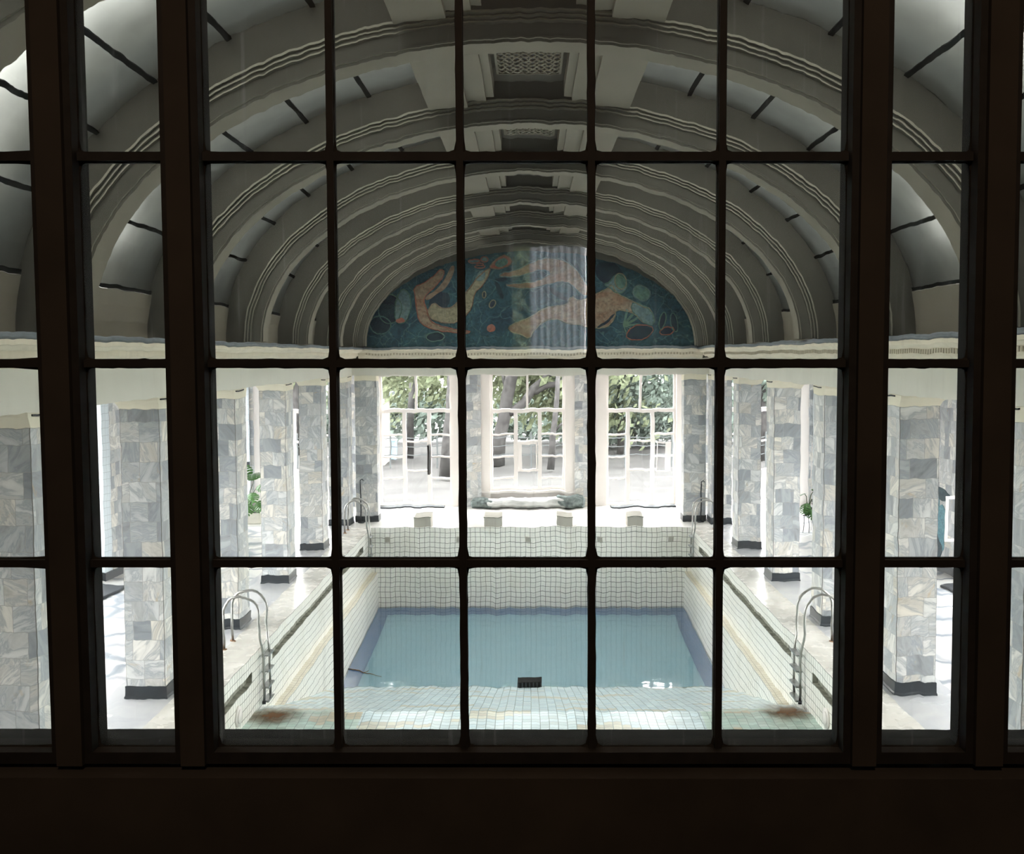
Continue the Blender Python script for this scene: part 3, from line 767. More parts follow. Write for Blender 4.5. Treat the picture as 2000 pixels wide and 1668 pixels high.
shape('painted_fish', oval(795, 405, 14, 22, .5), 'm_dark', None, 0, 'm_pale'); shape('painted_fish', oval(752, 355, 9, 18), 'm_dark', None, 0, 'm_pale')
shape('painted_shell', oval(500, 575, 48, 24), 'm_dark', None, 0, 'm_green'); shape('painted_line', oval(830, 330, 12, 50, -.4), 'm_dark', None, 0)
shape('painted_line', oval(840, 275, 32, 10, 0), 'm_dark', None, 0); shape('painted_line', oval(1130, 350, 60, 14, .6), 'm_dark', None, 0)

# ------------------------------------------------------------------ far wall with doors and windows
def far_unit(name, label, cat, x0, x1, z0, z1, vlo, hside, hmid, ztr, vtop, jl=.0, vents=()):
    t_ = thing(name, label, cat, (0, FARY, 0), 0, None, 'structure')
    m = MB(); fw = .07
    m.box(x0, x0+fw, 0, .12, z0, z1); m.box(x1-fw, x1, 0, .12, z0, z1)
    m.box(x0, x1, .001, .119, z1-.06, z1); m.box(x0, x1, .001, .119, z0, z0+.09)
    m.box(x0, x1, -.01, .11, ztr-.06, ztr+.06)
    m.build('frame', 'white', t_)
    m = MB()
    for x in vtop: m.box(x-.035, x+.035, .02, .10, ztr+.06, z1-.06)
    for x in vlo: m.box(x-.06, x+.06, .01, .115, z0+.09, ztr-.06)
    xs = [x0+fw] + [x for x in vlo] + [x1-fw]
    for i in range(len(xs)-1):
        for z in (hmid if i == 1 else hside): m.box(xs[i]+(.06 if i else 0), xs[i+1]-(.06 if i < len(xs)-2 else 0), .03, .09, z-.028, z+.028)
    m.build('glazing_bars', 'white', t_)
    m = MB(); m.box(x0+fw, x1-fw, .055, .062, z0+.09, z1-.06); m.build('glass', 'pane', t_)
    return t_
def zy(y): return at_y(1035, y, FARY).z
def xx(x): return at_y(x, 850, FARY).x
HS, HM = [zy(849), zy(892), zy(934)], [zy(862), zy(919)]
ZT = zy(802)
u1 = far_unit('door_1', 'tall white glazed garden door left of the middle window', 'door', xx(742), xx(883), .0, 4.04, [xx(790), xx(838.5)], HS, HM, ZT, [xx(813)])
m = MB(); m.box(xx(838)-.02, xx(838)+.04, -.42, -.0, zy(925), zy(868)); m.build('vent_flap', 'bark', u1)
u2 = far_unit('window_6', 'middle white garden window with a small inner casement and tree behind', 'window', xx(958), xx(1103), zy(952)-.09, 4.04, [xx(1007), xx(1054)], HS, HM, ZT, [xx(1030)])
m = MB(); a_, b_ = xx(1010)+.02, xx(1050)-.02
for q in ((a_, a_+.12, HM[1]+.061, HM[0]-.101), (b_-.04, b_, HM[1]+.061, HM[0]-.101)): m.box(q[0], q[1], -.02, .03, q[2], q[3])
m.box(a_, b_, -.02, .03, HM[0]-.10, HM[0]); m.box(a_, b_, -.02, .03, HM[1], HM[1]+.06)
m.build('vent_sash', 'white', u2)
u3 = far_unit('door_2', 'tall white glazed garden door right of the middle window with open flap', 'door', xx(1184), xx(1320), .0, 4.04, [xx(1226), xx(1274.5)], HS, HM, ZT, [xx(1251)])
m = MB(); xa = xx(1279); L = .52
m.box(xa, xa+.02, -L, -.02, HM[1], HM[1]+.05); m.box(xa, xa+.02, -L, -.02, HM[0]-.05, HM[0]); m.box(xa, xa+.02, -L, -L+.06, HM[1], HM[0])
m.box(xa+.25, xa+.42, -L-.03, -L, HM[1], HM[0]); m.box(xa, xa+.26, -L-.02, -L, HM[0]-.04, HM[0]); m.box(xa, xa+.26, -L-.02, -L, HM[1], HM[1]+.04)
m.build('vent_flap', 'white', u3)
for i, (s, side) in enumerate(((-1, 'left'), (1, 'right'))):
    a_, b_ = sorted((s*5.75, s*8.05)); w_ = b_-a_
    far_unit(f'window_{7+i}', f"tall white glazed window at the far end of the {side} aisle", 'window', a_, b_, 0.05, 4.04, [a_+w_*.34, a_+w_*.68], HS, HM, ZT, [a_+w_*.5])
m = MB()
W0, W1 = FARY-.18, FARY+.2
XJ = [(-9.3, -8.45, 'c'), (-8.45, -8.05, 'w'), (-5.75, -5.45, 'w'), (-5.45, -4.95, 'c'), (-4.95, xx(742), 'w'), (xx(883), xx(899), 'w'), (xx(899), xx(940), 'c'), (xx(940), xx(958), 'w'), (xx(1103), xx(1122), 'w'), (xx(1122), xx(1162), 'c'), (xx(1162), xx(1184), 'w'), (xx(1320), 4.95, 'w'), (4.95, 5.45, 'c'), (5.45, 5.75, 'w'), (8.05, 8.45, 'w'), (8.45, 9.3, 'c')]
for a_, b_, k in XJ: m.box(a_, b_, W0-(.05 if k == 'c' else 0), W1, 0, CEIL, 0 if k == 'c' else 1)
m.box(xx(958), xx(1103), W0+.1, W1, 0, zy(952)-.09, 1); m.box(xx(940), xx(1122), W0-.06, W0+.1, zy(952)-.15, zy(952)-.09, 1)
m.box(-9.3, 9.3, W0+.02, W1, 4.041, CEIL, 1)
for a_, b_ in ((-8.05, -5.75), (5.75, 8.05)): m.box(a_, b_, W0+.1, W1, 0, .05, 1)
S(m.build('wall_back', ['clad', 'wallw']), 'far wall of marble piers and white jambs between the garden doors', 'wall')
for i, (a_, b_, lb) in enumerate(((748, 873, 'thin black door mat before the left garden door'), (1189, 1313, 'thin black door mat before the right garden door'))):
    p0, p1 = at_z(a_, 983, .0), at_z(b_, 983, 0)
    m = MB(); m.bevel_box(p0.x, p1.x, 34.55, 35.0, .002, .04, .012); tag(m.build('door_mat', 'black'), lb, 'mat', 'door mats at the far doors')
for s, lb in ((-1, 'black floor mat by the left tiled pilaster'), (1, 'black floor mat by the right tiled pilaster')):
    m = MB(); m.bevel_box(min(s*8.1, s*8.64), max(s*8.1, s*8.64), 21.2, 22.7, .002, .05, .015); tag(m.build('floor_mat', 'black'), lb, 'mat', 'black mats at the side walls')

# rolled tarpaulin under the middle window
def lumpy(x0, x1, ry, rz, yc, n, k, amp, seed, flat=.0):
    m = MB(); vs, fs = [], []
    for i in range(n+1):
        f_ = i/n; x = x0+(x1-x0)*f_; e = min(1, (min(f_, 1-f_)*9)**.6+.25)
        for j in range(k):
            a_ = 2*pi*j/k
            q = noise.noise(Vector((x*1.7+seed, cos(a_)*1.1, sin(a_)*1.1)))*amp + noise.noise(Vector((x*6+seed, cos(a_)*2.5, sin(a_)*2.5)))*amp*.45
            y = yc + ry*e*(1+q)*cos(a_); z = rz + rz*e*(1+q)*sin(a_)
            vs.append((x, y, max(z, .002)))
    for i in range(n):
        for j in range(k): fs.append((i*k+j, (i+1)*k+j, (i+1)*k+(j+1) % k, i*k+(j+1) % k))
    fs += [tuple(range(k)), tuple(reversed(range(n*k, n*k+k)))]
    return m.add(vs, fs, 0, True)
xa, xb_ = at_y(920, 975, 34.6).x, at_y(1140, 975, 34.6).x
t_ = thing('rolled_tarpaulin', 'long grey roll of silvery tarpaulin lying under the middle window', 'tarpaulin', (0, 0, 0))
lumpy(xa+.35, xb_-.45, .30, .155, 34.55, 60, 18, .28, 3).build('silver_cover', 'tarp', t_)
lumpy(xa, xa+.7, .30, .15, 34.57, 20, 14, .35, 8).build('cloth_end', 'net', t_)
lumpy(xb_-.85, xb_+.05, .32, .19, 34.57, 24, 14, .4, 12).build('cloth_end', 'net', t_)

# poles with a hook beside the far ladders
for x, y0, y1, lb in ((690, 941, 1016, 'thin dark hooked pole by the far left ladder'), (1371, 945, 1018, 'thin dark hooked pole by the far right ladder')):
    b_ = Vector((math.copysign(4.70, x-1035), 31.64, 0)); tz = at_y(x, y0, b_.y).z
    m = MB(); m.tube([(0, 0, .0), (.01, 0, tz*.5), (0, 0, tz)], .018, 8)
    p = thing('hooked_pole', lb, 'pole', (b_.x, b_.y, 0), 0, 'hooked poles at the far ladders'); m.build('shaft', 'black', p)
    m = MB(); m.tube([(0, 0, tz), (.0, 0, tz+.06), (.05, 0, tz+.09), (.09, 0, tz+.05)], .014, 6); m.build('hook', 'black', p)
    m = MB(); m.disc((0, 0, 0), (0, 0, 1), .09, .03, 14); m.build('foot', 'black', p)

# ------------------------------------------------------------------ pool ladders
def ladder():
    t_ = thing('pool_ladder', '', 'pool ladder', (0, 0, 0), 0, 'steel pool ladders')
    W = .52
    for y in (-W/2, W/2):
        pts = [(-.55, y, .0), (-.55, y, .56)]
        for i in range(13):
            a_ = pi - pi*i/12; pts.append((-.27+.28*cos(a_), y, .56+.29*sin(a_)))
        yy = y*.82
        pts += [(.01, y, .40), (.012, y, .25), (.02, y*.93, .14), (.035, y*.86, .05), (.05, yy, -.04), (.06, yy, -.14), (.06, yy, -.5), (.06, yy, -.88)]
        m = MB(); m.tube(pts, .0205, 10); r_ = m.build('rail', 'steel', t_)
        f_ = MB(); f_.disc((-.55, y, 0), (0, 0, 1), .045, .012, 14); f_.build('foot_flange', 'rust', r_)
        f_ = MB(); f_.disc((.06, yy, -.885), (0, 0, 1), .03, .05, 10); f_.build('rubber_foot', 'black', r_)
    for z in (-.12, -.37, -.62, -.84):
        m = MB(); m.box(.03, .13, -W*.41, W*.41, z-.012, z+.012); m.build('step', 'dark_steel', t_)
    return t_
lad = ladder(); fl = True
ll = {(-1, 0): 'near left steel pool ladder with its two hoops on the coping', (1, 0): 'near right steel pool ladder with its two hoops on the coping', (-1, 1): 'far left steel pool ladder at the deep end corner', (1, 1): 'far right steel pool ladder at the deep end corner'}
for j, yy in enumerate((18.02, 29.85)):
    for s in (-1, 1):
        o = lad if fl else copy_tree(lad); fl = False
        o.location = (s*4.27, yy, .004); o.rotation_euler = (0, 0, 0 if s < 0 else pi); o['label'] = ll[(s, j)]

# ------------------------------------------------------------------ side walls
def side_window(n, s, y0, y1):
    side = 'left' if s < 0 else 'right'
    t_ = thing(f'window_{n}', f"white framed side window of the {side} aisle, {['added for light nearest the gallery', 'second from the gallery', 'third from the gallery', 'before the tiled pilaster', 'added for light just past the mosaic', 'added for light beside the last column', 'added for light at the far corner'][len([b for b in bays if b[0] < y0])]}", 'window', (0, 0, 0), 0, None, 'structure')
    X0, X1 = s*9.0, s*9.12; m = MB()
    m.box(X0, X1, y0, y0+.08, .35, 3.95); m.box(X0, X1, y1-.08, y1, .35, 3.95); m.box(X0, X1, y0+.08, y1-.08, 3.87, 3.95); m.box(X0, X1, y0+.08, y1-.08, .35, .45)
    m.build('frame', 'white', t_)
    m = MB()
    for k in (1, 2, 3): yy = y0+(y1-y0)*k/4; m.box(X0, X1, yy-.03, yy+.03, .45, 3.87)
    m.box(X0+s*.01, X1-s*.01, y0+.08, y1-.08, 2.82, 2.92); m.box(X0+s*.01, X1-s*.01, y0+.08, y1-.08, 1.6, 1.65)
    m.build('glazing_bars', 'white', t_)
    m = MB(); m.box(s*9.055, s*9.062, y0+.08, y1-.08, .45, 3.87); m.build('glass', 'pane_side', t_)
    return t_
wn = 9
bays = [(8.2, 9.8)] + [(RY[k]+.45, RY[k+1]-.05) for k in range(2, 5)] + [(25.5, 26.9), (29.1, 30.9), (31.5, 34.9)]  # first opening and those past the mosaic are added to light columns and aisles
for s, side in ((-1, 'left'), (1, 'right')):
    m = MB()
    m.box(s*8.985, s*9.3, 2.75, 35.0, 3.95, CEIL, 1); m.box(s*8.985, s*9.3, 2.75, 35.0, 0, .35, 1)
    ye = [RY[0]-4] + [v for ab in bays for v in ab] + [35.0]; ye[0] = 2.75
    for i in range(0, len(ye), 2):
        y0, y1 = ye[i], ye[i+1]
        if y0 > 22.9 and y1 < 29.5:
            if y0 < 23.63: m.box(s*8.98, s*9.3, y0, 23.63, .35, 3.95, 1); y0 = 23.63
            m.box(s*8.72, s*9.3, y0, y1, 0, CEIL, 0)
        else: m.box(s*8.98, s*9.3, y0, y1, .35, 3.95, 0 if y0 > 29 else 1)
    S(m.build('wall_'+side, ['clad', 'wallw']), f"outer wall of the {side} aisle with marble bays and window openings", 'wall')
    m = MB(); m.box(s*8.70, s*8.715, 23.66, 25.49, .002, .17); m.box(s*8.70, s*8.715, 26.92, 29.08, .002, .17); S(m.build('baseboard_'+side, 'plinth'), f"black stone skirting under the mosaic of the {side} aisle", 'skirting')
    for k in range(1, 6):
        y = RY[k]+.02
        p = thing('tiled_pilaster', f"pale blue tiled pilaster on the {side} outer wall" + (", beside the mosaic" if k == 5 else f", bay line {k}"), 'pilaster', (0, 0, 0), 0, f'tiled pilasters of the {side} wall', 'structure')
        m = MB(); m.box(s*8.70, s*8.975, y, y+.42, .17, CEIL-.002); m.build('tiled_shaft', 'pilaster', p)
        m = MB(); m.box(s*8.68, s*8.975, y-.02, y+.44, .001, .169); m.build('black_base', 'plinth', p)
    p = thing('tiled_pilaster', f"pale blue tiled pilaster in the far corner of the {side} aisle", 'pilaster', (0, 0, 0), 0, f'tiled pilasters of the {side} wall', 'structure')
    m = MB(); m.box(s*8.55, s*8.97, 34.3, 34.9, .17, CEIL-.002); m.build('tiled_shaft', 'pilaster', p)
    m = MB(); m.box(s*8.53, s*8.97, 34.28, 34.92, .001, .169); m.build('black_base', 'plinth', p)
    for (y0, y1) in bays:
        side_window(wn, s, y0, y1); wn += 1
    # teal mosaic on the marble bay
    t_ = thing('wall_mosaic', f"teal and dark blue mosaic on the marble wall of the {side} aisle", 'mosaic', (s*8.7185, 0, 0), 0, None, 'thing')
    rr = random.Random(20+s)
    def blob(name, yc, zc, ry, rz, mat, sd, e):
        pts = []
        for i in range(36):
            a_ = 2*pi*i/36; q = 1+.42*noise.noise(Vector((cos(a_)*1.3+sd, sin(a_)*1.3, sd*.7)))
            pts.append((yc+ry*q*cos(a_), zc+rz*q*sin(a_)))
        n_ = len(pts); m = MB()
        vs = [(-s*e, y, z) for y, z in pts]+[(0, y, z) for y, z in pts]
        m.add(vs, [tuple(range(n_)) if s < 0 else tuple(reversed(range(n_)))]+[(i, (i+1) % n_, (i+1) % n_+n_, i+n_) for i in range(n_)])
        m.build(name, mat, t_)
    if s > 0:
        blob('mosaic_figure', 24.5, 1.62, .62, .13, 'm_ink', 1.5, .006)
        blob('mosaic_figure', 24.55, .9, .42, .5, 'm_teal', 3.1, .007)
    blob('mosaic_figure', 24.95, 1.2, .36, .65, 'm_teal', 6.2, .008)
    blob('mosaic_figure', 24.8, .5, .45, .3, 'm_ink', 9.7, .009)
    blob('mosaic_figure', 27.9, 1.05, .75, .62, 'm_teal', 14.8, .011)
    blob('mosaic_figure', 28.0, .62, .8, .44, 'm_ink', 17.2, .012)
    blob('mosaic_figure', 27.9, 1.62, .6, .1, 'm_ink', 19.9, .013)
q_ = at_y(484, 906, 34.26)
m = MB(); m.bevel_box(q_.x-.06, q_.x+.06, 34.2, 34.298, q_.z-.08, q_.z+.08, .008); tag(m.build('wall_box', 'black'), 'small black box on the far left tiled pilaster above the monstera', 'box')
# open casement on the right, swung into the aisle
t_ = thing('open_casement', 'small white casement swung open before the right tiled pilaster', 'window sash', (8.98, 22.75, .88))
m = MB()
for q in ((-.78, -.02, 0, .045), (-.78, -.02, .84, .89)): m.box(q[0], q[1], -.02, .02, q[2], q[3])
m.box(-.78, -.73, -.02, .02, .0455, .8395); m.box(-.07, -.02, -.02, .02, .0455, .8395); m.build('sash_frame', 'white', t_)
m = MB(); m.box(-.73, -.07, -.003, .003, .045, .84); m.build('glass', 'pane', t_)
m = MB(); m.tube([(-.02, 0, .1), (.02, 0, .1)], .012, 6); m.tube([(-.02, 0, .78), (.02, 0, .78)], .012, 6); m.build('hinge', 'dark_steel', t_)

# ------------------------------------------------------------------ plants
def monstera_leaf(size, rng):
    """split leaf: lobes on both sides of a midrib, drooping"""
    m = MB(); lobes = 6
    def P(u_, v_):   # u along the rib 0..1, v sideways
        r2 = (u_-.2)**2*.5 + v_*v_*.9
        return (v_*size, u_*size, -r2*size*.55)
    half = [.34, .47, .50, .45, .36, .20]
    for s in (-1, 1):
        for i in range(lobes):
            a0, a1 = i/lobes-.08*(i == 0), (i+.80)/lobes
            w0 = half[i]; w1 = half[min(i+1, lobes-1)]*.96 if i < lobes-1 else .10
            inner = .11 if i < lobes-1 else .04
            lean = .12
            pts = [P(a0, 0), P(a0, s*inner), P(a0+lean*.7, s*w0*.72), P(a0+lean+.03, s*w0), P(a1+lean, s*(w0+w1)*.5), P(a1+lean*.5, s*w0*.6), P(a1, s*inner), P(i/lobes+1/lobes, s*inner*.9), P(i/lobes+1/lobes, 0)]
            m.add(pts, [tuple(range(9)) if s > 0 else tuple(reversed(range(9)))])
    return m
def place_leaf(parent, base, tip_dir, size, roll, rng):
    o = monstera_leaf(size, rng).build('leaf', 'monstera', parent)
    d = Vector(tip_dir).normalized(); sx = d.cross(Vector((0, 0, 1))).normalized(); n_ = sx.cross(d)
    mt = Matrix((sx, d, n_)).transposed() @ Matrix.Rotation(roll, 3, 'Y')
    mt = mt.to_4x4(); mt.translation = Vector(base); o.matrix_local = mt
def plant(parent, specs, root, rng):
    for b_, td, sz, rl_ in specs:
        m = MB(); r0 = Vector(root); b_ = Vector(b_)
        mid = (r0+b_)/2 + Vector((0, 0, .12)); m.tube([r0, r0*.6+b_*.15+mid*.25, mid, b_], [.014, .012, .01, .007], 6)
        m.build('stem', 'stem', parent); place_leaf(parent, b_, td, sz, rl_, rng)
L0 = at_z(472, 1020, 0)
# white marble planter box and the monstera in it
t_ = thing('stone_planter', 'low pale stone planter under the monstera in the left aisle', 'planter', (L0.x, L0.y, 0))
m = MB(); m.bevel_box(-.55, .62, -.3, .3, .002, .30, .02); m.build('planter_box', 'terracotta', t_)
m = MB(); m.box(-.48, .55, -.24, .24, .301, .315); m.build('soil', 'bark', t_)
t_ = thing('monstera_plant', 'dark green monstera with split leaves in the left aisle', 'plant', (L0.x, L0.y, .316))
sp = [((.20, -.42, .98), (.05, -.35, .85), .50, .1), ((.42, -.2, .92), (.15, -.75, .55), .46, .2), ((.1, -.25, .72), (-.5, -.7, .1), .40, -.3), ((.35, -.42, .55), (.35, -.8, -.3), .44, .3), ((.05, -.46, .42), (-.3, -.8, -.4), .40, -.2),
      ((.55, -.44, .30), (.5, -.6, -.4), .40, .5), ((.3, -.46, .26), (.1, -.8, -.5), .40, 0), ((-.1, -.1, .95), (-.4, -.5, .6), .38, -.4), ((.5, -.15, .70), (.8, -.4, .0), .40, .6), ((-.25, -.42, .3), (-.7, -.5, -.2), .38, -.5)]
plant(t_, sp, (.15, 0, .0), RND)
R0 = at_z(1578, 1042, 0)
t_ = thing('plant_stand', 'thin dark plant stand beside the fourth right column', 'plant stand', (R0.x, R0.y, 0))
m = MB(); m.tube([(0, 0, .45), (0, 0, .47)], .13, 14); m.build('top_plate', 'black', t_)
for k in range(3):
    m = MB(); a_ = 2*pi*k/3+.4; m.tube([(.10*cos(a_), .10*sin(a_), .45), (.15*cos(a_), .15*sin(a_), .002)], .009, 6); m.build('leg', 'black', t_)
t_ = thing('potted_plant', 'small split-leaf plant in a pot on the stand in the right aisle', 'plant', (R0.x, R0.y, .472))
m = MB(); m.tube([(0, 0, 0), (0, 0, .16)], [.08, .11], 14); m.build('pot', 'bark', t_)
plant(t_, [((-.12, -.05, .55), (-.7, -.5, .1), .30, .3), ((.1, -.1, .62), (.3, -.6, .3), .30, -.3), ((-.1, -.15, .3), (-.3, -.7, -.5), .32, 0), ((.14, -.1, .38), (.6, -.6, -.1), .28, .4), ((.02, -.1, .12), (.1, -.7, -.6), .28, .1)], (0, 0, .15), RND)
# white trellis behind it
t_ = thing('plant_trellis', 'narrow white trellis standing behind the small plant, right aisle', 'trellis', (R0.x+.22, R0.y+.25, 0))
m = MB()
for x in (-.09, .09): m.tube([(x, 0, .002), (x, 0, 2.3)], .012, 6)
m.build('uprights', 'white', t_)
m = MB()
for k in range(9): m.tube([(-.09, 0, .25+k*.24), (.09, 0, .25+k*.24)], .008, 6)
m.build('rungs', 'white', t_)

# ------------------------------------------------------------------ gallery window in front (dark)
GY = 2.5
V = {  # visible edges: x at y=0, x at y=1425
 'p0r': (65, 117), 'p1l': (146, 194), 'p1r': (318, 354), 'p2l': (392, 428),
 'm23': (643, 663), 'm34': (896, 908), 'm45': (1154, 1155.5), 'm56': (1411, 1400),
 'p6r': (1658, 1636), 'p7l': (1735, 1710), 'p7r': (1901, 1871.5), 'p8l': (1983, 1952)}
def vx(k, y): a_, b_ = V[k]; return a_+(b_-a_)*y/1425.0
HB = [(298.5, 317.5), (702, 718), (1090, 1106)]
YTOP, YBOT = -560, 1456
def P2(x, y, Y=GY): return at_y(x, y, Y)
def slab(m, quad_px, y0, y1, mi=0):
    """four picture corners on the glass plane, given depth"""
    pts = [P2(*q) for q in quad_px]
    vs = [(p.x, y0, p.z) for p in pts] + [(p.x, y1, p.z) for p in pts]
    m.add(vs, [(0, 1, 2, 3), (7, 6, 5, 4), (4, 5, 1, 0), (5, 6, 2, 1), (6, 7, 3, 2), (7, 4, 0, 3)], mi)
def ex(f, y): return f(y) if callable(f) else f
HW = 6.8
def edge(k, off=0): return lambda y: vx(k, y)+off
wins = [  # name, label, left edge, right edge, inner muntins
 ('window_1', 'wide dark framed gallery window of five panes across, in the middle', edge('p2l'), edge('p6r'), ['m23', 'm34', 'm45', 'm56']),
 ('window_2', 'narrow dark framed gallery casement left of the wide window', edge('p1l'), edge('p1r'), []),
 ('window_3', 'narrow dark framed gallery casement right of the wide window', edge('p7l'), edge('p7r'), []),
 ('window_4', 'dark framed gallery window at the left edge of the photo', lambda y: vx('p0r', y)-255*5, edge('p0r'), None),
 ('window_5', 'dark framed gallery window at the right edge of the photo', edge('p8l'), lambda y: vx('p8l', y)+255*5, None)]
HBX = [(-90, -72)] + HB
rp = random.Random(3)
for nm, lb, le, re_, mun in wins:
    t_ = thing(nm, lb, 'window', (0, 0, 0), 0, None, 'structure')
    if mun is None:
        if nm == 'window_4': mids = [(lambda y, k=k: vx('p0r', y)-255*k) for k in range(1, 5)]
        else: mids = [(lambda y, k=k: vx('p8l', y)+255*k) for k in range(1, 5)]
    else: mids = [edge(k) for k in mun]
    m = MB(); fw = 14
    for f_, sg in ((le, -1), (re_, 1)):
        slab(m, [(f_(YTOP)+sg*fw, YTOP), (f_(YTOP), YTOP), (f_(YBOT), YBOT), (f_(YBOT)+sg*fw, YBOT)], GY-.045, GY+.045)
    slab(m, [(le(YTOP)-fw, YTOP-20), (re_(YTOP)+fw, YTOP-20), (re_(YTOP)+fw, YTOP), (le(YTOP)-fw, YTOP)], GY-.0451, GY+.0451)
    slab(m, [(le(YBOT)-fw, YBOT), (re_(YBOT)+fw, YBOT), (re_(YBOT)+fw, YBOT+22), (le(YBOT)-fw, YBOT+22)], GY-.0451, GY+.0451)
    m.build('frame', 'frame', t_)
    m = MB()
    for f_ in mids: slab(m, [(f_(YTOP)-HW, YTOP), (f_(YTOP)+HW, YTOP), (f_(YBOT)+HW, YBOT), (f_(YBOT)-HW, YBOT)], GY-.02, GY+.02)
    for a_, b_ in HBX: slab(m, [(le(a_), a_+.8), (re_(a_), a_+.8), (re_(b_), b_-.8), (le(b_), b_-.8)], GY-.0195, GY+.0195)
    m.build('glazing_bars', 'frame', t_)
    m = MB(); slab(m, [(le(YTOP), YTOP), (re_(YTOP), YTOP), (re_(YBOT), YBOT), (le(YBOT), YBOT)], GY-.002, GY+.002)
    m.build('glass', 'old_glass', t_)
    # putty: an uneven rounded bead around every pane
    m = MB()
    xe = [le] + mids + [re_]; ye = [YTOP] + [v for ab in HBX for v in ab] + [YBOT]
    for i in range(len(xe)-1):
        for j in range(0, len(ye), 2):
            y0, y1 = ye[j], ye[j+1]
            lo = 0 if i == 0 else HW; hi = 0 if i == len(xe)-2 else HW
            inner, outer = [], []
            rad = 13
            def side_pts():
                def L_(y): return xe[i](y)+lo
                def R_(y): return xe[i+1](y)-hi
                n_ = 16
                for k in range(n_): y = y0+(y1-y0)*k/n_; yield (L_(y), y, 1, 0)
                for k in range(n_): q = k/n_; yield (L_(y1)+(R_(y1)-L_(y1))*q, y1, 0, -1)
                for k in range(n_): y = y1+(y0-y1)*k/n_; yield (R_(y), y, -1, 0)
                for k in range(n_): q = k/n_; yield (R_(y0)+(L_(y0)-R_(y0))*q, y0, 0, 1)
            base = list(side_pts()); n_ = len(base)
            xl, xr = xe[i]((y0+y1)/2)+lo, xe[i+1]((y0+y1)/2)-hi
            for q, (x, y, dx, dy) in enumerate(base):
                c_x, c_y = min(max(x, xe[i](y)+lo+rad), xe[i+1](y)-hi-rad), min(max(y, y0+rad), y1-rad)
                e_ = .6+1.3*abs(noise.noise(Vector((x*.09, y*.09, i*3.3+j))))*1.8
                ddx, ddy = x-c_x, y-c_y; L_ = math.hypot(ddx, ddy)
                if L_ > rad: ddx, ddy = ddx*rad/L_, ddy*rad/L_
                nx_, ny_ = c_x+ddx*(rad-e_)/rad, c_y+ddy*(rad-e_)/rad
                inner.append(P2(nx_, ny_)); outer.append(P2(x-dx*4, y-dy*4))
            vs = [(p.x, GY-.011, p.z) for p in outer]+[(p.x, GY-.006, p.z) for p in inner]+[(p.x, GY-.0022, p.z) for p in inner]
            fs = []
            for k in range(n_):
                k2 = (k+1) % n_; fs += [(k, k2, n_+k2, n_+k), (n_+k, n_+k2, 2*n_+k2, 2*n_+k)]
            m.add(vs, fs)
    m.build('putty', 'putty', t_)
# posts between the windows and the dark wall around
m = MB()
for a_, b_ in (('p0r', 'p1l'), ('p1r', 'p2l'), ('p6r', 'p7l'), ('p7r', 'p8l')):
    slab(m, [(vx(a_, YTOP)+14.1, YTOP), (vx(b_, YTOP)-14.1, YTOP), (vx(b_, YBOT)-14.1, YBOT+22), (vx(a_, YBOT)+14.1, YBOT+22)], GY-.06, GY+.05)
zs = P2(1000, YBOT+22).z; zt = P2(1000, YTOP-20).z
xl, xr = P2(vx('p0r', 500)-255*5-30, 500).x, P2(vx('p8l', 500)+255*5+30, 500).x
def low_wall(m, y0, y1, zt_):
    m.box(-9.3, 9.3, y0, y1, -.25, zt_)
low_wall(m, GY-.1, GY+.05, zs-.012); m.box(-9.3, 9.3, GY-.1, GY+.05, zt+.002, 9.3)
m.box(-9.3, xl, GY-.1, GY+.05, zs-.012, zt+.002); m.box(xr, 9.3, GY-.1, GY+.05, zs-.012, zt+.002)
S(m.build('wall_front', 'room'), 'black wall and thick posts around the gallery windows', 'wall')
m = MB(); low_wall(m, GY+.051, GY+.24, zs-.05); m.box(-9.3, 9.3, GY+.051, GY+.24, zt+.05, 9.3)
m.box(-9.3, xl-.1, GY+.051, GY+.24, zs-.05, zt+.05); m.box(xr+.1, 9.3, GY+.051, GY+.24, zs-.05, zt+.05)
S(m.build('wall_front_hall', 'block'), 'grey plaster on the hall side of the gallery wall', 'wall')
ledge_z = at_y(1000, 1425, GY+.5).z
m = MB(); m.box(-9.0, 9.0, GY+.052, GY+.5, ledge_z-.05, ledge_z); S(m.build('trim_6', 'ledge'), 'dark dusty ledge below the gallery windows on the hall side', 'ledge')

# dark gallery room behind the camera, with one daylit window
RZ0, RZ1, RX, RYB = 2.9, 8.4, 4.4, -2.6
q0, q1 = at_y(1000, 478, 2*GY-RYB), at_y(1146, 690, 2*GY-RYB)
bx0, bx1, bz0, bz1 = q0.x, q1.x, q1.z, q0.z
m = MB()
m.box(-RX, bx0, RYB-.15, RYB, RZ0, RZ1); m.box(bx1, RX, RYB-.15, RYB, RZ0, RZ1); m.box(bx0, bx1, RYB-.15, RYB, RZ0, bz0); m.box(bx0, bx1, RYB-.15, RYB, bz1, RZ1)
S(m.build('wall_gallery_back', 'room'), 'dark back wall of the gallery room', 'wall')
m = MB()
for s in (-1, 1): m.box(s*RX, s*(RX+.15), RYB-.15, GY-.1, RZ0, RZ1)
S(m.build('wall_gallery_sides', 'room'), 'dark side walls of the gallery room', 'wall')
m = MB(); m.box(-RX-.15, RX+.15, RYB-.15, GY-.1, RZ0-.1, RZ0); S(m.build('floor_gallery', 'room'), 'dark floor of the gallery room', 'floor')
m = MB(); m.box(-RX-.15, RX+.15, RYB-.15, GY-.1, RZ1, RZ1+.1); S(m.build('ceiling_gallery', 'room'), 'dark ceiling of the gallery room', 'ceiling')
m = MB(); xc = bx0+(bx1-bx0)*.24
vs, fs = [], []
for i in range(41):
    x = xc+(bx1-xc)*i/40; y = RYB-.22+.02*sin(i*1.3)
    vs += [(x, y, bz0-.1), (x, y, bz1+.05)]
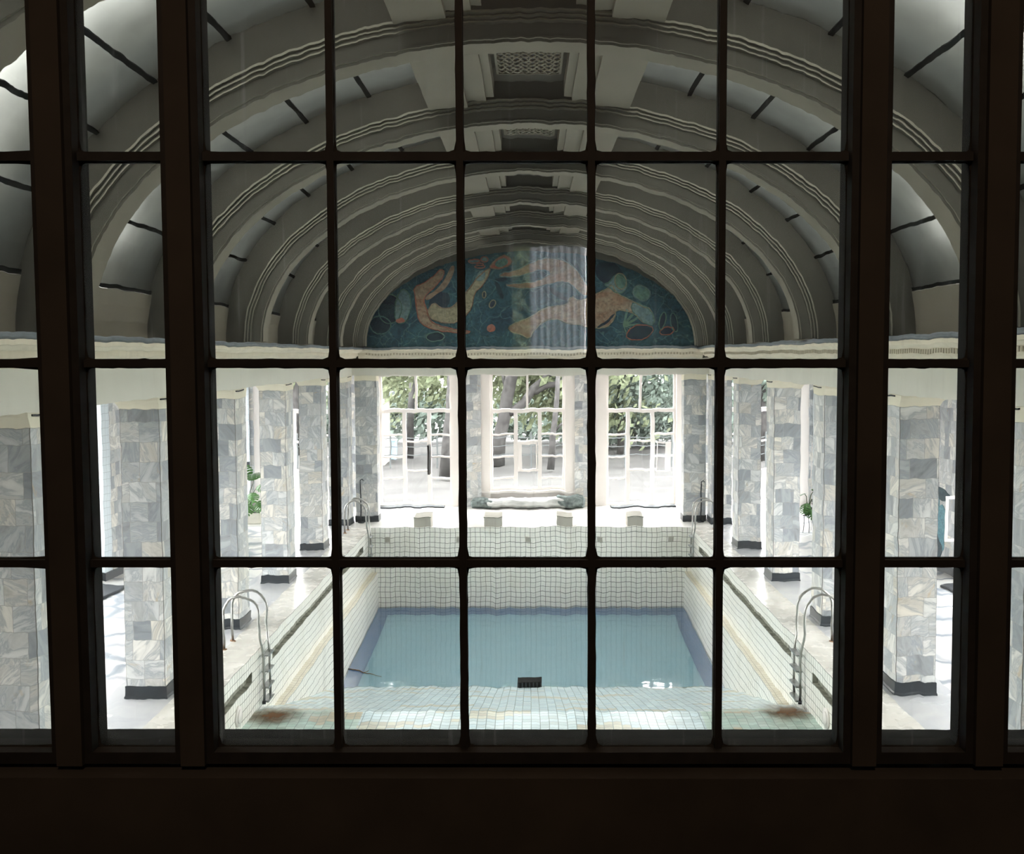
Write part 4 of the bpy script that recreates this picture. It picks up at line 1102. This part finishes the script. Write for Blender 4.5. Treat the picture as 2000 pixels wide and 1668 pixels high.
for i in range(40): fs.append((2*i, 2*i+2, 2*i+3, 2*i+1))
m.add(vs, fs, 0, True); tag(m.build('sheer_curtain', 'curtain'), 'sheer white curtain at the window behind, seen reflected over the mural', 'curtain')

# ------------------------------------------------------------------ outdoors
m = MB(); m.quad((-120, FARY+.2, -.2), (120, FARY+.2, -.2), (120, 160, -.2), (-120, 160, -.2)); m.quad((-120, -80, -.2), (-9.3, -80, -.2), (-9.3, FARY+.2, -.2), (-120, FARY+.2, -.2)); m.quad((9.3, -80, -.2), (120, -80, -.2), (120, FARY+.2, -.2), (9.3, FARY+.2, -.2))
m.quad((-9.3, -80, -.2), (9.3, -80, -.2), (9.3, RYB-.3, -.2), (-9.3, RYB-.3, -.2))
S(m.build('ground', 'ground'), 'pale bare ground outside beyond the garden doors', 'ground')
def crown(cx, cy, cz, rx, ry, rz, n, size, seed):
    rg = random.Random(seed); m = MB()
    clumps = [(rg.uniform(-1, 1), rg.uniform(-1, 1), rg.uniform(-1, 1)) for _ in range(26)]
    for _ in range(n):
        c_ = clumps[rg.randrange(26)]
        p = Vector((cx+rx*(c_[0]*.75+rg.gauss(0, .22)), cy+ry*(c_[1]*.75+rg.gauss(0, .22)), cz+rz*(c_[2]*.75+rg.gauss(0, .22))))
        if p.z < 0: continue
        a_ = Vector((rg.gauss(0, 1), rg.gauss(0, 1), rg.gauss(0, 1))).normalized(); b_ = a_.orthogonal().normalized(); c2 = a_.cross(b_)
        s_ = size*rg.uniform(.6, 1.3)
        m.add([p-b_*s_, p+c2*s_*.5, p+b_*s_, p-c2*s_*.5], [(0, 1, 2, 3)])
    return m
def tree(label, name, branches, crowns, mat, seed):
    t_ = thing(name, label, 'tree', (0, 0, 0), 0, 'trees beyond the garden')
    m = MB()
    for pts, rad in branches: m.tube(pts, rad, 10)
    m.build('trunk', 'bark', t_)
    m = MB()
    for i, c_ in enumerate(crowns): k = crown(*c_, seed+i); m.add(k.v, k.f)
    m.build('crown', mat, t_)
TY = 50.0
def tp(x, y, Y=TY): p = at_y(x, y, Y); return (p.x, Y, p.z)
tree('big grey tree with forked trunk behind the middle window', 'garden_tree',
     [([tp(970, 908), tp(975, 860), tp(984, 815), tp(992, 770), tp(1002, 720), tp(1010, 640)], [.36, .30, .29, .28, .27, .24]),
      ([tp(982, 812), tp(1005, 800), tp(1025, 785), tp(1042, 760), tp(1062, 742), tp(1092, 712)], [.20, .20, .21, .19, .15, .1]),
      ([tp(1040, 768), tp(1065, 757), tp(1098, 744), tp(1140, 730)], [.14, .13, .11, .07]),
      ([tp(992, 770), tp(984, 745), tp(978, 715)], [.09, .07, .05])],
     [(-.5, TY+3, 5.6, 5, 3, 2.4, 3600, .24), (1.0, TY+6, 3.2, 4.5, 2, 2.2, 3600, .22)], 'leaf', 30)
tree('slender tree at the right of the middle window', 'garden_tree', [([tp(1075, 918, 47), tp(1080, 850, 47), tp(1086, 800, 47), tp(1090, 730, 47)], [.16, .13, .11, .09]), ([tp(1082, 845, 47), tp(1095, 830, 47), tp(1110, 815, 47)], [.06, .05, .03])], [(2.2, 49, 5.2, 2.4, 2, 1.8, 900, .28)], 'leaf', 50)
tree('dark leaning tree at the right side of the left garden door', 'garden_tree', [([tp(872, 932, 44), tp(874, 850, 44), tp(878, 800, 44), tp(882, 700, 44)], [.30, .18, .15, .14])], [(-4.6, 46, 5.0, 2.6, 2, 1.8, 1100, .26)], 'leaf', 60)
tree('leafy tree filling the top of the left garden door', 'garden_tree', [([tp(800, 895, 54), tp(803, 800, 54), tp(806, 700, 54)], [.2, .16, .13])], [(-5.6, 56, 4.1, 3.4, 1.6, 2.1, 3600, .19), (-7.5, 57, 2.6, 2.4, 1.4, 1.4, 500, .22)], 'leaf', 70)
tree('dense bluish tree filling the right garden door', 'garden_tree', [([tp(1215, 893, 56), tp(1214, 800, 56), tp(1216, 700, 56)], [.28, .2, .17])], [(5.2, 57, 4.2, 4.5, 2.4, 2.8, 9000, .19), (5.4, 60, 1.8, 5.0, 1.6, 1.7, 5000, .19)], 'leaf_blue', 80)
tree('tree seen through the window of the right aisle', 'garden_tree', [([(10.5, 52, -.2), (10.4, 52, 3), (10.6, 52, 6)], [.25, .2, .16])], [(11, 53, 4.6, 3.6, 2.4, 2.2, 1500, .28)], 'leaf_blue', 95)
tree('tree seen through the window of the left aisle', 'garden_tree', [([(-11.5, 56, -.2), (-11.4, 56, 3), (-11.6, 56, 6)], [.25, .2, .16])], [(-12, 57, 5.0, 3.6, 2.4, 2.2, 900, .28)], 'leaf', 97)
hd = crown(0, 63, 1.4, 26, 1.2, 1.5, 9000, .30, 5)
tag(hd.build('hedge', 'leaf_blue'), 'distant band of shrubs behind the garden fence', 'hedge', kind='stuff')
# low railing in front of the trees
t_ = thing('garden_fence', 'thin dark railing across the garden in front of the trees', 'fence', (0, 49, 0))
m = MB()
for z in (.35, .72, 1.08): m.box(-14, 14, 0, .03, z, z+.035)
m.build('rails', 'fence', t_)
for k in range(15):
    m = MB(); m.box(-14+2*k, -13.94+2*k, -.03, .06, -.19, 1.3); m.build('post', 'fence', t_)
p = at_z(764, 897, -.2)
t_ = thing('garden_bin', 'pale blue bin outside the left garden door', 'bin', (p.x, p.y, -.2))
m = MB(); m.bevel_box(-.26, .26, -.25, .25, .03, .85, .03); m.build('bin_body', 'bin', t_)
m = MB(); m.bevel_box(-.28, .28, -.27, .27, .852, .93, .02); m.build('bin_lid', 'bin', t_)
p = at_z(760, 905, -.2)
t_ = thing('pale_kiosk', 'pale block-shaped kiosk behind leaves, left garden door', 'building', (p.x-.9, 50.6, -.2))
m = MB(); m.box(-1.0, .8, 0, 2, 0, 3.0); m.build('wall_block', 'block', t_)
m = MB(); m.box(-1.2, 1.0, -.2, 2.2, 3.001, 3.15); m.build('roof', 'flash', t_)
# shrub outside the gallery's own window
hd = crown(bx0-.25, RYB-2.2, (bz0+bz1)/2, .5, .7, 1.05, 4200, .08, 9)
t_ = thing('window_shrub', 'green branches outside the window behind, seen reflected over the mural', 'tree', (0, 0, 0))
m = MB(); m.tube([(bx0-.2, RYB-2.3, -.2), (bx0-.15, RYB-2.2, 5.2), (bx0-.1, RYB-2.1, 6.3)], [.08, .05, .02], 8); m.build('trunk', 'bark', t_)
hd.build('foliage', 'leaf', t_)

# ------------------------------------------------------------------ daylight
wd = bpy.data.worlds.new('sky'); SC.world = wd; wd.use_nodes = True
nt = wd.node_tree; nt.nodes.clear()
out = nt.nodes.new('ShaderNodeOutputWorld'); bg = nt.nodes.new('ShaderNodeBackground')
tc = nt.nodes.new('ShaderNodeTexCoord'); sp_ = nt.nodes.new('ShaderNodeSeparateXYZ'); rp_ = nt.nodes.new('ShaderNodeValToRGB')
nt.links.new(tc.outputs['Generated'], sp_.inputs[0]); nt.links.new(sp_.outputs[2], rp_.inputs[0])
rp_.color_ramp.elements[0].color = (1.0, 1.0, 1.0, 1); rp_.color_ramp.elements[1].color = (.93, .965, 1.0, 1)
nt.links.new(rp_.outputs[0], bg.inputs[0]); nt.links.new(bg.outputs[0], out.inputs[0]); bg.inputs[1].default_value = 1.0
def portal(name, loc, rot, sx, sy):
    l = bpy.data.lights.new(name, 'AREA'); l.shape = 'RECTANGLE'; l.size = sx; l.size_y = sy; l.cycles.is_portal = True
    o = bpy.data.objects.new(name, l); COL.objects.link(o); o.location = loc; o.rotation_euler = rot
portal('daylight_left', (-9.2, 19.7, 2.15), (0, radians(-90), 0), 3.7, 23.2)
portal('daylight_right', (9.2, 19.7, 2.15), (0, radians(90), 0), 3.7, 23.2)
portal('daylight_left_far', (-9.2, 33.2, 2.15), (0, radians(-90), 0), 3.7, 3.5)
portal('daylight_right_far', (9.2, 33.2, 2.15), (0, radians(90), 0), 3.7, 3.5)
portal('daylight_doors', (0, 35.38, 2.05), (radians(-90), 0, 0), 16.4, 4.1)
portal('daylight_gallery', ((bx0+bx1)/2, RYB-.12, (bz0+bz1)/2), (radians(90), 0, 0), bx1-bx0, bz1-bz0)

bl_ = bpy.data.lights.new('gallery_fill', 'POINT'); bl_.energy = FILL; bl_.color = (1.0, .72, .5); bl_.shadow_soft_size = .06  # unseen warm fill, added to lift the black of the window frames
bo_ = bpy.data.objects.new('gallery_fill', bl_); COL.objects.link(bo_); bo_.location = (0, -1.6, 8.0)
vs_ = SC.view_settings
SC.display_settings.display_device = 'sRGB'
vs_.view_transform = 'Standard'; vs_.look = 'None'; vs_.gamma = 1; vs_.use_curve_mapping = False
vs_.exposure = 4.62
cy = SC.cycles
cy.max_bounces = 10; cy.diffuse_bounces = 5; cy.glossy_bounces = 4; cy.transmission_bounces = 8; cy.transparent_max_bounces = 16
cy.caustics_reflective = False; cy.caustics_refractive = True; cy.sample_clamp_indirect = 6.0
cy.use_denoising = True
